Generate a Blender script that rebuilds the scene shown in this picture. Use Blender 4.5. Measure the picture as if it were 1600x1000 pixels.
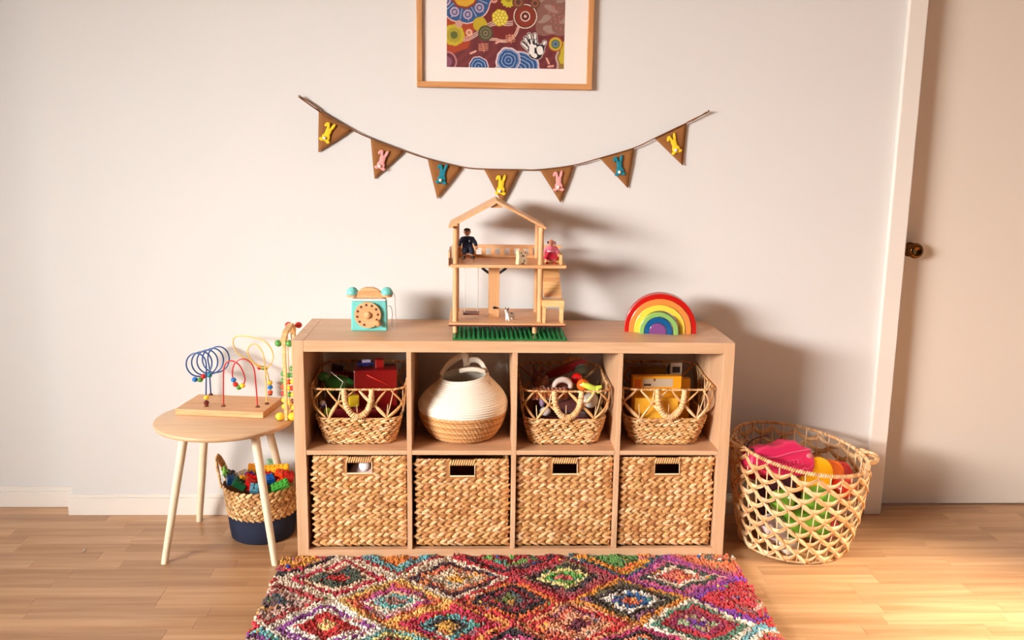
import bpy, bmesh, math, random
import numpy as np
from mathutils import Vector, Matrix, Euler
random.seed(7); rng = np.random.default_rng(7)
PI = math.pi
for o in list(bpy.data.objects): bpy.data.objects.remove(o)
scn = bpy.context.scene
C = scn.collection

# ------------------------------------------------------------------ camera
CAM = Vector((0.5954294, -2.9660218, 1.4048782))
RT = Vector((0.9991030769, -0.0398143196, 0.0144174076))
DN = Vector((0.0067491118, -0.1863987176, -0.9824510001))
FW = Vector((0.0418030044, 0.9816671218, -0.1859628210))
FPX = 1434.58352
cd = bpy.data.cameras.new('camera'); cam = bpy.data.objects.new('camera', cd); C.objects.link(cam)
m = Matrix.Identity(4)
for i in range(3):
    m[i][0] = RT[i]; m[i][1] = -DN[i]; m[i][2] = -FW[i]; m[i][3] = CAM[i]
cam.matrix_world = m
cd.sensor_width = 36; cd.lens = 36*FPX/1600; cd.clip_start = 0.05
scn.camera = cam
def at(u, v, ax, val):            # pixel of the photograph -> point on the plane axis=val
    d = RT*((u-800)/FPX) + DN*((v-500)/FPX) + FW
    k = (val-CAM[ax])/d[ax]
    return CAM + d*k

# ------------------------------------------------------------------ light
scn.view_settings.view_transform = 'Standard'; scn.view_settings.look = 'None'
scn.view_settings.gamma = 1; scn.view_settings.use_curve_mapping = False
scn.view_settings.exposure = -0.30
w = bpy.data.worlds.new('daylight'); scn.world = w; w.use_nodes = True
w.node_tree.nodes['Background'].inputs[0].default_value = (0.75, 0.87, 1.0, 1)
w.node_tree.nodes['Background'].inputs[1].default_value = 1.0
def area(name, loc, target, sx, sy, power, col, spread=180):
    l = bpy.data.lights.new(name, 'AREA'); l.shape = 'RECTANGLE'; l.size = sx; l.size_y = sy
    l.energy = power; l.color = col
    o = bpy.data.objects.new(name, l); C.objects.link(o); o.location = loc
    o.rotation_euler = (Vector(target)-Vector(loc)).to_track_quat('-Z', 'Y').to_euler(); l.spread = math.radians(spread)
    return o
# daylight through the window in the left wall, and through the glass door behind the camera
area('window_daylight', (-4.08, -4.0, 2.02), (1.35, .4, 0.22), 2.8, 0.95, 112, (1.0, 0.985, 0.96), 56)
sun = bpy.data.lights.new('sun', 'SUN'); sun.energy = 21; sun.angle = math.radians(13); sun.color = (1.0, 0.86, 0.66)
so = bpy.data.objects.new('sun', sun); C.objects.link(so)
SUN_DIR = Vector((-0.80, 0.35, -0.72)).normalized()
so.rotation_euler = SUN_DIR.to_track_quat('-Z', 'Y').to_euler(); so.location = (4, -3, 3)

# ------------------------------------------------------------------ colour and materials
def lin(c):
    return tuple(((x/255)/12.92 if x/255 <= .04045 else ((x/255+.055)/1.055)**2.4) for x in c)
def jit(c, a=.1, h=.04):
    k = 1+random.uniform(-a, a)
    return tuple(max(0, min(1, x*k*(1+random.uniform(-h, h)))) for x in c)
def newmat(name):
    mt = bpy.data.materials.new(name); mt.use_nodes = True
    nt = mt.node_tree; b = nt.nodes['Principled BSDF']
    return mt, nt, b
def noise(nt, scale, detail=4, vec=None, dist=0):
    n = nt.nodes.new('ShaderNodeTexNoise'); n.inputs['Scale'].default_value = scale
    n.inputs['Detail'].default_value = detail; n.inputs['Distortion'].default_value = dist
    if vec is not None: nt.links.new(vec, n.inputs['Vector'])
    return n
def coords(nt, scale=(1, 1, 1), rnd=False):
    tc = nt.nodes.new('ShaderNodeTexCoord'); mp = nt.nodes.new('ShaderNodeMapping')
    mp.inputs['Scale'].default_value = scale
    nt.links.new(tc.outputs['Object'], mp.inputs['Vector'])
    if rnd:
        oi = nt.nodes.new('ShaderNodeObjectInfo'); ml = nt.nodes.new('ShaderNodeMath'); ml.operation = 'MULTIPLY'
        ml.inputs[1].default_value = 37; nt.links.new(oi.outputs['Random'], ml.inputs[0])
        cb = nt.nodes.new('ShaderNodeCombineXYZ'); nt.links.new(ml.outputs[0], cb.inputs[0]); nt.links.new(ml.outputs[0], cb.inputs[1])
        nt.links.new(cb.outputs[0], mp.inputs['Location'])
    return mp.outputs['Vector']
def bump(nt, b, h, strength, dist=.001):
    bp = nt.nodes.new('ShaderNodeBump'); bp.inputs['Strength'].default_value = strength
    bp.inputs['Distance'].default_value = dist
    nt.links.new(h, bp.inputs['Height']); nt.links.new(bp.outputs[0], b.inputs['Normal'])
def mixc(nt, fac, a, bb, mode='MIX'):
    mx = nt.nodes.new('ShaderNodeMix'); mx.data_type = 'RGBA'; mx.blend_type = mode
    for s, v in ((0, fac), (6, a), (7, bb)):
        if hasattr(v, 'links'): nt.links.new(v, mx.inputs[s])
        elif s == 0: mx.inputs[0].default_value = v
        else: mx.inputs[s].default_value = (*v, 1)
    return mx.outputs[2]
def pm(name, rgb, rough=.5, var=.12, scale=40, bmp=.0, metal=0, coat=0, sheen=0, sub=0):
    mt, nt, b = newmat(name); c = lin(rgb)
    v = coords(nt); n = noise(nt, scale, 4, v)
    nt.links.new(mixc(nt, n.outputs['Fac'], tuple(x*(1-var) for x in c), tuple(min(1, x*(1+var)) for x in c)), b.inputs['Base Color'])
    b.inputs['Roughness'].default_value = rough; b.inputs['Metallic'].default_value = metal
    b.inputs['Coat Weight'].default_value = coat; b.inputs['Sheen Weight'].default_value = sheen
    if bmp: bump(nt, b, n.outputs['Fac'], bmp)
    return mt
def am(name, rough=.7, var=.15, scale=300, bmp=.2, stretch=(1, 1, 1), sheen=0, coat=0):
    mt, nt, b = newmat(name)
    a = nt.nodes.new('ShaderNodeAttribute'); a.attribute_name = 'Col'
    v = coords(nt, stretch); n = noise(nt, scale, 3, v)
    g = nt.nodes.new('ShaderNodeMapRange'); g.inputs[3].default_value = 1-var; g.inputs[4].default_value = 1+var
    nt.links.new(n.outputs['Fac'], g.inputs[0])
    cb = nt.nodes.new('ShaderNodeCombineXYZ')
    for k in range(3): nt.links.new(g.outputs[0], cb.inputs[k])
    nt.links.new(mixc(nt, 1.0, a.outputs['Color'], cb.outputs[0], 'MULTIPLY'), b.inputs['Base Color'])
    b.inputs['Roughness'].default_value = rough; b.inputs['Sheen Weight'].default_value = sheen
    b.inputs['Coat Weight'].default_value = coat
    if bmp: bump(nt, b, n.outputs['Fac'], bmp, .0006)
    return mt
def wood(name, a, bcol, axis=0, scale=9, rough=.45, rnd=False, tone=0, coat=0):
    mt, nt, b = newmat(name)
    s = [scale*9]*3; s[axis] = scale*.55
    v = coords(nt, tuple(s), rnd)
    n = noise(nt, 1, 5, v, .6)
    rp = nt.nodes.new('ShaderNodeValToRGB'); rp.color_ramp.elements[0].position = .32; rp.color_ramp.elements[1].position = .7
    rp.color_ramp.elements[0].color = (*lin(a), 1); rp.color_ramp.elements[1].color = (*lin(bcol), 1)
    nt.links.new(n.outputs['Fac'], rp.inputs[0]); out = rp.outputs[0]
    if tone:
        oi = nt.nodes.new('ShaderNodeObjectInfo'); r2 = nt.nodes.new('ShaderNodeValToRGB')
        e = r2.color_ramp.elements; e[0].color = (1-tone, 1-tone*1.15, 1-tone*1.4, 1); e[1].color = (1+tone*.35, 1+tone*.4, 1+tone*.4, 1)
        r2.color_ramp.interpolation = 'EASE'
        nt.links.new(oi.outputs['Random'], r2.inputs[0]); out = mixc(nt, 1.0, out, r2.outputs[0], 'MULTIPLY')
    nt.links.new(out, b.inputs['Base Color'])
    b.inputs['Roughness'].default_value = rough; b.inputs['Coat Weight'].default_value = coat
    bump(nt, b, n.outputs['Fac'], .12, .0006)
    return mt

M = {}
M['wall'] = pm('wall_paint', (222, 218, 214), .85, .015, 3, .02)
M['bounce_absorber'] = pm('dark_bounce_absorber', (96, 72, 58), .6, .1, 6)  # invented dark finish for unseen walls, added to soak up bounced light
M['trim'] = pm('trim_paint', (235, 226, 216), .45, .01, 5)
M['door'] = pm('door_paint', (226, 213, 198), .5, .015, 3)
M['ceil'] = pm('ceiling_paint', (235, 228, 220), .9, .01, 3)
M['plank'] = wood('oak_laminate', (178, 130, 88), (206, 163, 122), 0, 3.0, .32, True, .17, 0)
M['joint'] = pm('plank_joint', (120, 78, 46), .7, .1, 30)
M['shelf_x'] = wood('pale_oak_veneer_across', (205, 158, 118), (226, 182, 142), 0, 5, .42)
M['shelf_z'] = wood('pale_oak_veneer_upright', (205, 158, 118), (226, 182, 142), 2, 5, .42)
M['shelf_y'] = wood('pale_oak_veneer_deep', (205, 158, 118), (226, 182, 142), 1, 5, .42)
M['frame_wood'] = wood('picture_frame_wood', (192, 128, 72), (220, 160, 104), 0, 8, .4)
M['beech'] = wood('beech_wood', (214, 154, 100), (236, 184, 132), 2, 10, .45)
M['beech_x'] = wood('beech_board', (214, 154, 100), (236, 186, 134), 0, 10, .42)
M['pine'] = wood('pine_wood', (222, 170, 104), (240, 202, 142), 0, 12, .5)
M['birch'] = wood('birch_tabletop', (214, 172, 130), (226, 190, 150), 0, 4, .35)
M['leg'] = wood('pale_birch_leg', (232, 212, 178), (242, 226, 196), 2, 8, .4)
M['weave'] = am('dried_water_hyacinth', .6, .22, 420, .4)
M['backing'] = pm('weave_backing', (176, 118, 66), .85, .3, 200, .3)
M['seagrass'] = am('plaited_seagrass', .6, .2, 500, .4)
M['paint'] = am('painted_toy', .3, .04, 60, 0, coat=.3)
M['plastic'] = am('toy_plastic', .28, .03, 60, 0, coat=.2)
M['cloth'] = am('toy_cloth', .9, .12, 300, .3, sheen=.3)
M['rag'] = am('rag_wool', .95, .25, 260, .5, sheen=.35)
M['print'] = am('art_print', .5, .03, 60, 0)
M['rope'] = am('cotton_and_jute_coil', .85, .12, 700, .5)
M['burlap'] = pm('burlap', (150, 96, 48), .95, .3, 700, .5)
M['twine'] = pm('jute_twine', (128, 82, 52), .95, .2, 900, .5)
M['felt_yellow'] = pm('yellow_felt', (250, 205, 40), .95, .06, 300, .2)
M['felt_pink'] = pm('pink_felt', (236, 162, 158), .95, .06, 300, .2)
M['felt_teal'] = pm('teal_felt', (24, 124, 140), .95, .06, 300, .2)
M['pompom'] = pm('white_pompom', (250, 240, 225), .95, .05, 400, .3)
M['steel'] = pm('steel', (170, 150, 130), .3, .05, 100, 0, 1)
M['brass'] = pm('aged_brass', (120, 80, 42), .22, .2, 40, 0, 1)
M['mat'] = pm('mat_board', (240, 226, 216), .8, .01, 10)
M['aqua'] = pm('aqua_paint', (120, 206, 198), .3, .02, 20, 0, 0, .3)
M['white'] = pm('white_paint', (246, 240, 232), .4, .01, 20)
M['black'] = pm('black_paint', (22, 18, 18), .4, .1, 30)
M['brown'] = pm('brown_paint', (112, 58, 34), .5, .1, 30)
M['green'] = pm('green_plastic', (20, 110, 50), .35, .05, 20, 0, 0, .2)
M['navy'] = pm('navy_canvas', (22, 28, 52), .9, .2, 500, .4)
M['cord'] = pm('pale_cord', (205, 180, 165), .8, .1, 300)
M['darkred'] = pm('dark_red_edge', (96, 22, 22), .6, .1, 30)
def glassmat():
    mt = bpy.data.materials.new('picture_glass'); mt.use_nodes = True; nt = mt.node_tree; nt.nodes.clear()
    o = nt.nodes.new('ShaderNodeOutputMaterial'); t = nt.nodes.new('ShaderNodeBsdfTransparent'); g = nt.nodes.new('ShaderNodeBsdfGlossy')
    g.inputs['Roughness'].default_value = .03; f = nt.nodes.new('ShaderNodeFresnel'); f.inputs[0].default_value = 1.12
    mx = nt.nodes.new('ShaderNodeMixShader'); nt.links.new(f.outputs[0], mx.inputs[0]); nt.links.new(t.outputs[0], mx.inputs[1]); nt.links.new(g.outputs[0], mx.inputs[2])
    nt.links.new(mx.outputs[0], o.inputs[0]); return mt
M['glass'] = glassmat()

# ------------------------------------------------------------------ mesh helpers
class MB:
    def __init__(s): s.v = []; s.f = []; s.c = []; s.sm = []
    def add(s, verts, faces, col=(.5, .5, .5), smooth=False, mat=None):
        n = len(s.v)
        if mat is not None: verts = [mat @ Vector(p) for p in verts]
        s.v += [tuple(p) for p in verts]; s.f += [tuple(i+n for i in f) for f in faces]
        s.c += [col]*len(verts) if (len(col) == 3 and not hasattr(col[0], '__len__')) else list(col)
        s.sm += [smooth]*len(faces)
    def box(s, x0, x1, y0, y1, z0, z1, col=(.5, .5, .5), mat=None):
        v = [(x, y, z) for x in (x0, x1) for y in (y0, y1) for z in (z0, z1)]
        s.add(v, [(0, 1, 3, 2), (4, 6, 7, 5), (0, 4, 5, 1), (2, 3, 7, 6), (0, 2, 6, 4), (1, 5, 7, 3)], col, False, mat)
    def ell(s, c, r, col=(.5, .5, .5), rot=None, nu=12, nv=8):
        if not hasattr(r, '__len__'): r = (r, r, r)
        R = rot if rot is not None else Matrix.Identity(3)
        c = Vector(c); v = [c+R @ Vector((0, 0, r[2]))]
        for j in range(1, nv):
            a = PI*j/nv
            for i in range(nu):
                b = 2*PI*i/nu
                v.append(c+R @ Vector((r[0]*math.sin(a)*math.cos(b), r[1]*math.sin(a)*math.sin(b), r[2]*math.cos(a))))
        v.append(c-R @ Vector((0, 0, r[2])))
        f = [(0, 1+i, 1+(i+1) % nu) for i in range(nu)]
        for j in range(nv-2):
            for i in range(nu):
                a = 1+j*nu+i; b = 1+j*nu+(i+1) % nu
                f.append((a, a+nu, b+nu, b))
        L = len(v)-1; q = 1+(nv-2)*nu
        f += [(L, q+(i+1) % nu, q+i) for i in range(nu)]
        s.add(v, f, col, True)
    def tube(s, pts, r, seg=8, col=(.5, .5, .5), closed=False, normals=None, r2=None):
        pts = [Vector(p) for p in pts]; n = len(pts)
        if not hasattr(r, '__len__'): r = [r]*n
        if r2 is None: r2 = r
        elif not hasattr(r2, '__len__'): r2 = [r2]*n
        v = []; prev = None
        for i, p in enumerate(pts):
            if closed: t = pts[(i+1) % n]-pts[i-1]
            else: t = pts[min(i+1, n-1)]-pts[max(i-1, 0)]
            if t.length < 1e-9: t = Vector((0, 0, 1))
            t.normalize()
            if normals is not None: nn = Vector(normals[i])
            elif prev is None: nn = t.orthogonal()
            else: nn = prev
            nn = nn-t*nn.dot(t)
            if nn.length < 1e-6: nn = t.orthogonal()
            nn.normalize(); prev = nn; b = t.cross(nn)
            for k in range(seg):
                a = 2*PI*k/seg
                v.append(p+nn*(r[i]*math.cos(a))+b*(r2[i]*math.sin(a)))
        f = []
        for i in range(n if closed else n-1):
            j = (i+1) % n
            for k in range(seg):
                l = (k+1) % seg
                f.append((i*seg+k, i*seg+l, j*seg+l, j*seg+k))
        if not closed:
            f.append(tuple(range(seg))[::-1]); f.append(tuple((n-1)*seg+k for k in range(seg)))
        s.add(v, f, col, True)
    def cyl(s, p0, p1, r0, r1=None, seg=20, col=(.5, .5, .5)):
        p0 = Vector(p0); p1 = Vector(p1); r1 = r0 if r1 is None else r1
        t = (p1-p0).normalized(); nn = t.orthogonal().normalized(); b = t.cross(nn); v = []
        for p, r in ((p0, r0), (p1, r1)):
            for k in range(seg):
                a = 2*PI*k/seg; v.append(p+nn*(r*math.cos(a))+b*(r*math.sin(a)))
        s.add(v, [(k, (k+1) % seg, seg+(k+1) % seg, seg+k) for k in range(seg)], col, True)
        s.add(v, [tuple(range(seg))[::-1], tuple(range(seg, 2*seg))], col, False)
    def lathe(s, prof, seg=40, c=(0, 0, 0), col=(.5, .5, .5), cols=None, fx=None):
        v = []; cc = []
        for j, (r, z) in enumerate(prof):
            for k in range(seg):
                a = 2*PI*k/seg; p = Vector((c[0]+r*math.cos(a), c[1]+r*math.sin(a), c[2]+z))
                v.append(fx(p) if fx else p)
                cc.append(cols(j, a) if cols else col)
        f = [(j*seg+k, j*seg+(k+1) % seg, (j+1)*seg+(k+1) % seg, (j+1)*seg+k) for j in range(len(prof)-1) for k in range(seg)]
        s.add(v, f, cc, True)
    def prism(s, poly, h0, h1, fn, col=(.5, .5, .5)):     # poly (a,b) ; fn(a,b,h)->point
        n = len(poly); v = [fn(a, b, h0) for a, b in poly]+[fn(a, b, h1) for a, b in poly]
        f = [tuple(range(n))[::-1], tuple(range(n, 2*n))]+[(i, (i+1) % n, n+(i+1) % n, n+i) for i in range(n)]
        s.add(v, f, col, False)
    def mesh(s, name):
        me = bpy.data.meshes.new(name); me.from_pydata(s.v, [], s.f)
        me.polygons.foreach_set('use_smooth', s.sm)
        at_ = me.color_attributes.new('Col', 'FLOAT_COLOR', 'POINT')
        a = np.ones((len(s.v), 4), np.float32); a[:, :3] = np.array(s.c, np.float32).reshape(-1, 3)
        at_.data.foreach_set('color', a.ravel()); me.update()
        b = bmesh.new(); b.from_mesh(me); bmesh.ops.recalc_face_normals(b, faces=b.faces); b.to_mesh(me); b.free()
        return me
    def obj(s, name, mat, parent=None, bev=0, loc=None, seg=2):
        me = s.mesh(name); me.materials.append(mat)
        o = bpy.data.objects.new(name, me); C.objects.link(o)
        if parent: o.parent = parent
        if loc is not None: o.location = loc
        if bev:
            md = o.modifiers.new('bevel', 'BEVEL'); md.width = bev; md.segments = seg; md.limit_method = 'ANGLE'; md.angle_limit = math.radians(40)
        return o
def tag(o, label=None, cat=None, group=None, kind=None):
    if label: o['label'] = label
    if cat: o['category'] = cat
    if group: o['group'] = group
    if kind: o['kind'] = kind
    return o
def thing(name, label, cat, loc=(0, 0, 0), rz=0, group=None, rot=None):
    o = bpy.data.objects.new(name, None); o.empty_display_size = .05; C.objects.link(o)
    o.location = loc; o.rotation_euler = rot if rot else (0, 0, rz)
    return tag(o, label, cat, group)
def struct(o): o['kind'] = 'structure'; return o
def S(name, mat, *boxes, parent=None, bev=0):
    b = MB()
    for q in boxes: b.box(*q)
    o = b.obj(name, mat, parent, bev)
    return o if parent else struct(o)
def spline(P, n=12, closed=False):
    P = [Vector(p) for p in P]; out = []; N = len(P)
    rg = range(N if closed else N-1)
    for i in rg:
        if closed: p0, p1, p2, p3 = P[i-1], P[i], P[(i+1) % N], P[(i+2) % N]
        else: p0, p1, p2, p3 = P[max(i-1, 0)], P[i], P[i+1], P[min(i+2, N-1)]
        for k in range(n):
            t = k/n
            out.append(.5*((2*p1)+(p2-p0)*t+(2*p0-5*p1+4*p2-p3)*t*t+(3*p1-p0-3*p2+p3)*t**3))
    if not closed: out.append(P[-1])
    return out

# ------------------------------------------------------------------ room
WY = .405                      # front wall plane
fl = S('floor', M['joint'], (-4.2, 4.2, -6.6, .62, -.05, -.0022))
pw = .066; meshes = {}
y = .60; row = 0; n = 0
rest = MB()
while y-pw > -6.6:
    x = -4.2 + random.uniform(-.3, 0)
    while x < 4.2:
        L = random.choice((.30, .38, .46, .54, .62)); x1 = min(x+L, 4.2); x0 = max(x, -4.2)
        yc = y-pw/2
        if yc > -.66 and x1 > -1.35 and x0 < 2.75 and x1-x0 > .05 and n < 290:
            key = round(x1-x0, 3)
            if key not in meshes:
                b = MB(); h = key/2-.0004; q = pw/2-.0004
                b.box(-h, h, -q, q, -.0025, 0); meshes[key] = b.mesh('plank'); meshes[key].materials.append(M['plank'])
            o = bpy.data.objects.new('plank', meshes[key]); C.objects.link(o); o.parent = fl; o.location = ((x0+x1)/2, yc, 0); n += 1
        else: rest.box(x0+.0004, x1-.0004, y-pw+.0004, y-.0004, -.0025, 0)
        x = x1
        if x1 >= 4.2: break
    y -= pw; row += 1
ro = rest.obj('far_planks', M['plank'], fl); ro['kind'] = 'stuff'

S('wall_back', M['wall'], (-.926, 2.15, WY, .60, 0, 2.5))
S('wall_recess', M['wall'], (-4.2, -.926, .487, .60, 0, 2.5))
S('wall_door_side', M['wall'], (3.02, 4.2, WY, .60, 0, 2.5), (2.15, 3.02, WY, .60, 2.06, 2.5))
S('baseboard_back', M['trim'], (-.939, 2.135, .392, WY, 0, .069), (-.937, 2.135, .397, WY, .069, .082), bev=.002)
S('baseboard_recess', M['trim'], (-4.2, -.940, .474, .487, 0, .062), (-4.2, -.94, .479, .487, .062, .080), bev=.002)
# door opening : lining, casing, slab
S('trim_1', M['trim'], (2.134, 2.203, .383, WY, 0, 2.13), bev=.004)
S('trim_2', M['trim'], (2.203, 2.985, .383, WY, 2.06, 2.13), bev=.004)
S('trim_3', M['trim'], (2.985, 3.055, .383, WY, 0, 2.13), bev=.004)
S('trim_4', M['trim'], (2.15, 2.208, WY, .60, 0, 2.06))
dr = S('door_1', M['door'], (2.211, 2.99, .485, .525, .006, 2.05), bev=.002)
kp = at(1431, 392, 1, .43)
b = MB()
kx, kz = kp.x, kp.z
for prof in [[(.001, 0), (.027, 0), (.028, .004), (.012, .008), (.011, .028), (.018, .034), (.027, .042), (.030, .052), (.027, .062), (.020, .068), (.014, .066), (.001, .064)]]:
    seg = 32; v = []
    for (r, h) in prof:
        for k in range(seg):
            a = 2*PI*k/seg; v.append((kx+r*math.cos(a), .485-h, kz+r*math.sin(a)))
    b.add(v, [(j*seg+k, j*seg+(k+1) % seg, (j+1)*seg+(k+1) % seg, (j+1)*seg+k) for j in range(len(prof)-1) for k in range(seg)], (.5, .5, .5), True)
kn = b.obj('door_knob', M['brass'], dr); kn['label'] = 'round aged brass door knob'
# rest of the room (behind and beside the camera)
S('wall_left', M['wall'], (-4.3, -4.2, -6.6, -5.3, 0, 2.5), (-4.3, -4.2, -2.7, .6, 0, 2.5), (-4.3, -4.2, -5.3, -2.7, 0, 1.55), (-4.3, -4.2, -5.3, -2.7, 2.45, 2.5))
S('wall_right', M['bounce_absorber'], (4.2, 4.3, -6.6, -2.45, 0, 2.5), (4.2, 4.3, -.95, .6, 0, 2.5), (4.2, 4.3, -2.45, -.95, 2.3, 2.5), (4.2, 4.3, -2.45, -.95, 0, .1))  # dark finish here and on wall_front is made up to keep the cubes dim
S('wall_front', M['bounce_absorber'], (-4.3, 4.3, -6.7, -6.6, 0, 2.5))
S('ceiling', M['ceil'], (-4.3, 4.3, -6.7, .6, 2.5, 2.56))
S('window_1', M['trim'], (-4.26, -4.22, -5.3, -5.25, 1.55, 2.45), (-4.26, -4.22, -2.75, -2.7, 1.55, 2.45), (-4.26, -4.22, -5.25, -2.75, 1.55, 1.60), (-4.26, -4.22, -5.25, -2.75, 2.4, 2.45), (-4.255, -4.225, -4.02, -3.98, 1.6, 2.4))

# ------------------------------------------------------------------ cube shelf
W, H, D, T, t_ = 1.47, .77, .39, .038, .016
cw = (W-2*T-3*t_)/4; ch = (H-2*T-t_)/2
SH = T+ch+t_                     # upper shelf surface
sh = thing('cube_shelf', 'low pale oak cube shelf with eight openings standing against the wall', 'shelf')
def part(name, mat, par, *bx, bev=.0012, label=None):
    b = MB()
    for q in bx: b.box(*q)
    o = b.obj(name, mat, par, bev)
    if label: o['label'] = label
    return o
e = .0004
part('side_panel', M['shelf_z'], sh, (0, T-e, 0, D, 0, H)); part('side_panel', M['shelf_z'], sh, (W-T+e, W, 0, D, 0, H))
part('top_panel', M['shelf_x'], sh, (T, W-T, 0, D, H-T, H)); part('bottom_panel', M['shelf_x'], sh, (T, W-T, 0, D, 0, T))
CX = [T+i*(cw+t_) for i in range(4)]
for i in range(3): part('divider', M['shelf_z'], sh, (CX[i]+cw, CX[i]+cw+t_, .001, D, T, H-T))
for i in range(4): part('middle_shelf', M['shelf_x'], sh, (CX[i]+e, CX[i]+cw-e, .0015, D, T+ch, SH))

# ------------------------------------------------------------------ weaving
def lobe(b, c, T_, N, L, wd, th, col, nu=6, nv=5):
    T_ = Vector(T_).normalized(); N = Vector(N); N = (N-T_*N.dot(T_)).normalized(); B = T_.cross(N)
    R = Matrix((T_, B, N)).transposed()
    # long axis = local x ; ell's pole axis z -> permute so pole is along T_
    R2 = Matrix((B, N, T_)).transposed()
    b.ell(c, (wd, th, L), col, R2, nu, nv)
TAN = [lin(c) for c in ((226, 176, 116), (214, 160, 98), (236, 192, 138), (200, 146, 86), (222, 168, 108), (240, 200, 150), (188, 130, 76))]
def strip(b, pts, nrm, wd, th, col, seg=6, taper=.45):
    n = len(pts); rw = [wd*(taper+(1-taper)*math.sin(PI*i/(n-1))) for i in range(n)]
    b.tube(pts, [th]*n, seg, col, False, nrm, rw)

def woven_bin(x0, x1, ztop, label, seed):
    random.seed(seed); y0 = .016; zb = T+.003; wd = x1-x0; dp = .34; h = ztop-zb
    th = thing('woven_storage_bin', label, 'storage basket', ((x0+x1)/2, y0, zb), 0, 'woven bins in the lower cubes')
    hw = wd/2; k = .004; hz0, hz1, hx = h-.060, h-.022, .043
    b = MB(); g = .006
    bk = M['backing']
    b.box(-hw+k, hw-k, k, k+g, 0, hz0); b.box(-hw+k, -hx, k, k+g, hz0, h-.002); b.box(hx, hw-k, k, k+g, hz0, h-.002); b.box(-hx, hx, k, k+g, hz1, h-.002)
    b.box(-hw+k, -hw+k+g, k+g, dp, 0, h-.004); b.box(hw-k-g, hw-k, k+g, dp, 0, h-.004); b.box(-hw+k, hw-k, dp-g, dp, 0, h-.004); b.box(-hw+k, hw-k, k, dp, 0, .006)
    b.obj('lining', bk, th)
    rows = 14; ph = (h-.008)/rows; nc = 12; pc = wd/nc
    for r in range(rows):
        z = .004+ph*(r+.5); off = random.uniform(-.006, .006); hole = z > hz0-ph*.75
        bs = [MB(), MB()] if hole else [MB()]
        for i in range(-1, nc+1):
            xx = -hw+pc*(i+.5)+off+random.uniform(-.0015, .0015); ln = random.uniform(.9, 1.12)
            for s in (1, -1):
                xc = xx; zc = z+s*ph*.235+random.uniform(-.0008, .0008)
                if xc < -hw+.006 or xc > hw-.006: continue
                if abs(xc) < hx+.009 and hz0-.006 < zc < hz1+.03: continue
                a = s*math.radians(27+random.uniform(-6, 6))
                lobe(bs[1 if (hole and xc > 0) else 0], (xc, k-.001, zc), (math.cos(a), .26, math.sin(a)), (0, -1, 0), pc*.74*ln, ph*.315*random.uniform(.88, 1.12), .0058, jit(random.choice(TAN), .07))
        for sd in (-1, 1):
            b = bs[1 if (hole and sd > 0) else 0]
            for i in range(9):
                yc = .02+i*.036
                for s in (1, -1):
                    a = s*math.radians(27)
                    lobe(b, (sd*(hw-k), yc, z+s*ph*.25), (0, math.cos(a), math.sin(a)), (sd, 0, 0), .021, ph*.34, .0055, jit(random.choice(TAN), .1), 5, 4)
        for b in bs: b.obj('braid', M['weave'], th)
    # wrapped grip above the hand hole and binding round it
    b = MB()
    for i in range(11):
        xx = -hx+.004+i*(2*hx-.008)/10
        lobe(b, (xx, k-.001, (hz1+h)/2-.001), (.35, 0, 1), (0, -1, 0), .0125, .0047, .006, jit(TAN[4], .1))
    b.obj('wrapped_grip', M['weave'], th)
    b = MB(); q = .0025
    b.tube([(-hx, k-.002, hz0), (hx, k-.002, hz0), (hx, k-.002, hz1+.008)], q, 8, lin((238, 205, 160)))
    b.tube([(-hx, k-.002, hz1+.006), (-hx, k-.002, hz0)], q, 8, lin((190, 140, 90)))
    b.obj('hole_binding', M['weave'], th)
    bs = [MB(), MB()]
    for i in range(int(wd/.013)):
        xx = -hw+.008+i*.013
        if abs(xx) < hx-.002: continue
        lobe(bs[xx > 0], (xx, k, h-.002), (1, 0, .35), (0, -1, .4), .0088, .0042, .004, jit(random.choice(TAN), .1), 5, 4)
    for sd in (-1, 1):
        for i in range(24): lobe(bs[sd > 0], (sd*(hw-.006), .012+i*.0138, h-.003), (0, 1, .3), (sd, 0, .4), .009, .004, .004, jit(random.choice(TAN), .1), 5, 4)
    for b in bs: b.obj('top_rim', M['weave'], th)
    return th
woven_bin(.054, .369, .366, 'woven bin in the far left lower cube, pale fabric showing through its hand hole', 1)
woven_bin(.402, .719, .356, 'woven bin in the second lower cube from the left, directly under the belly basket', 2)
woven_bin(.747, 1.075, .363, 'woven bin in the third lower cube from the left under the basket of soft toys', 3)
woven_bin(1.104, 1.424, .363, 'woven bin in the far right lower cube beside the big round basket', 4)
b = MB(); b.ell((.228, .045, .325), (.022, .02, .022), lin((235, 225, 225))); b.ell((.243, .055, .308), (.03, .02, .018), lin((225, 190, 175)))
b.ell((.215, .08, .25), (.06, .035, .08), lin((215, 190, 185)), nu=16, nv=10)
tag(b.obj('folded_fabric', M['cloth'], None), 'pale pink and white fabric inside the far left woven bin, seen through the hand hole', 'cloth')

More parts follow.
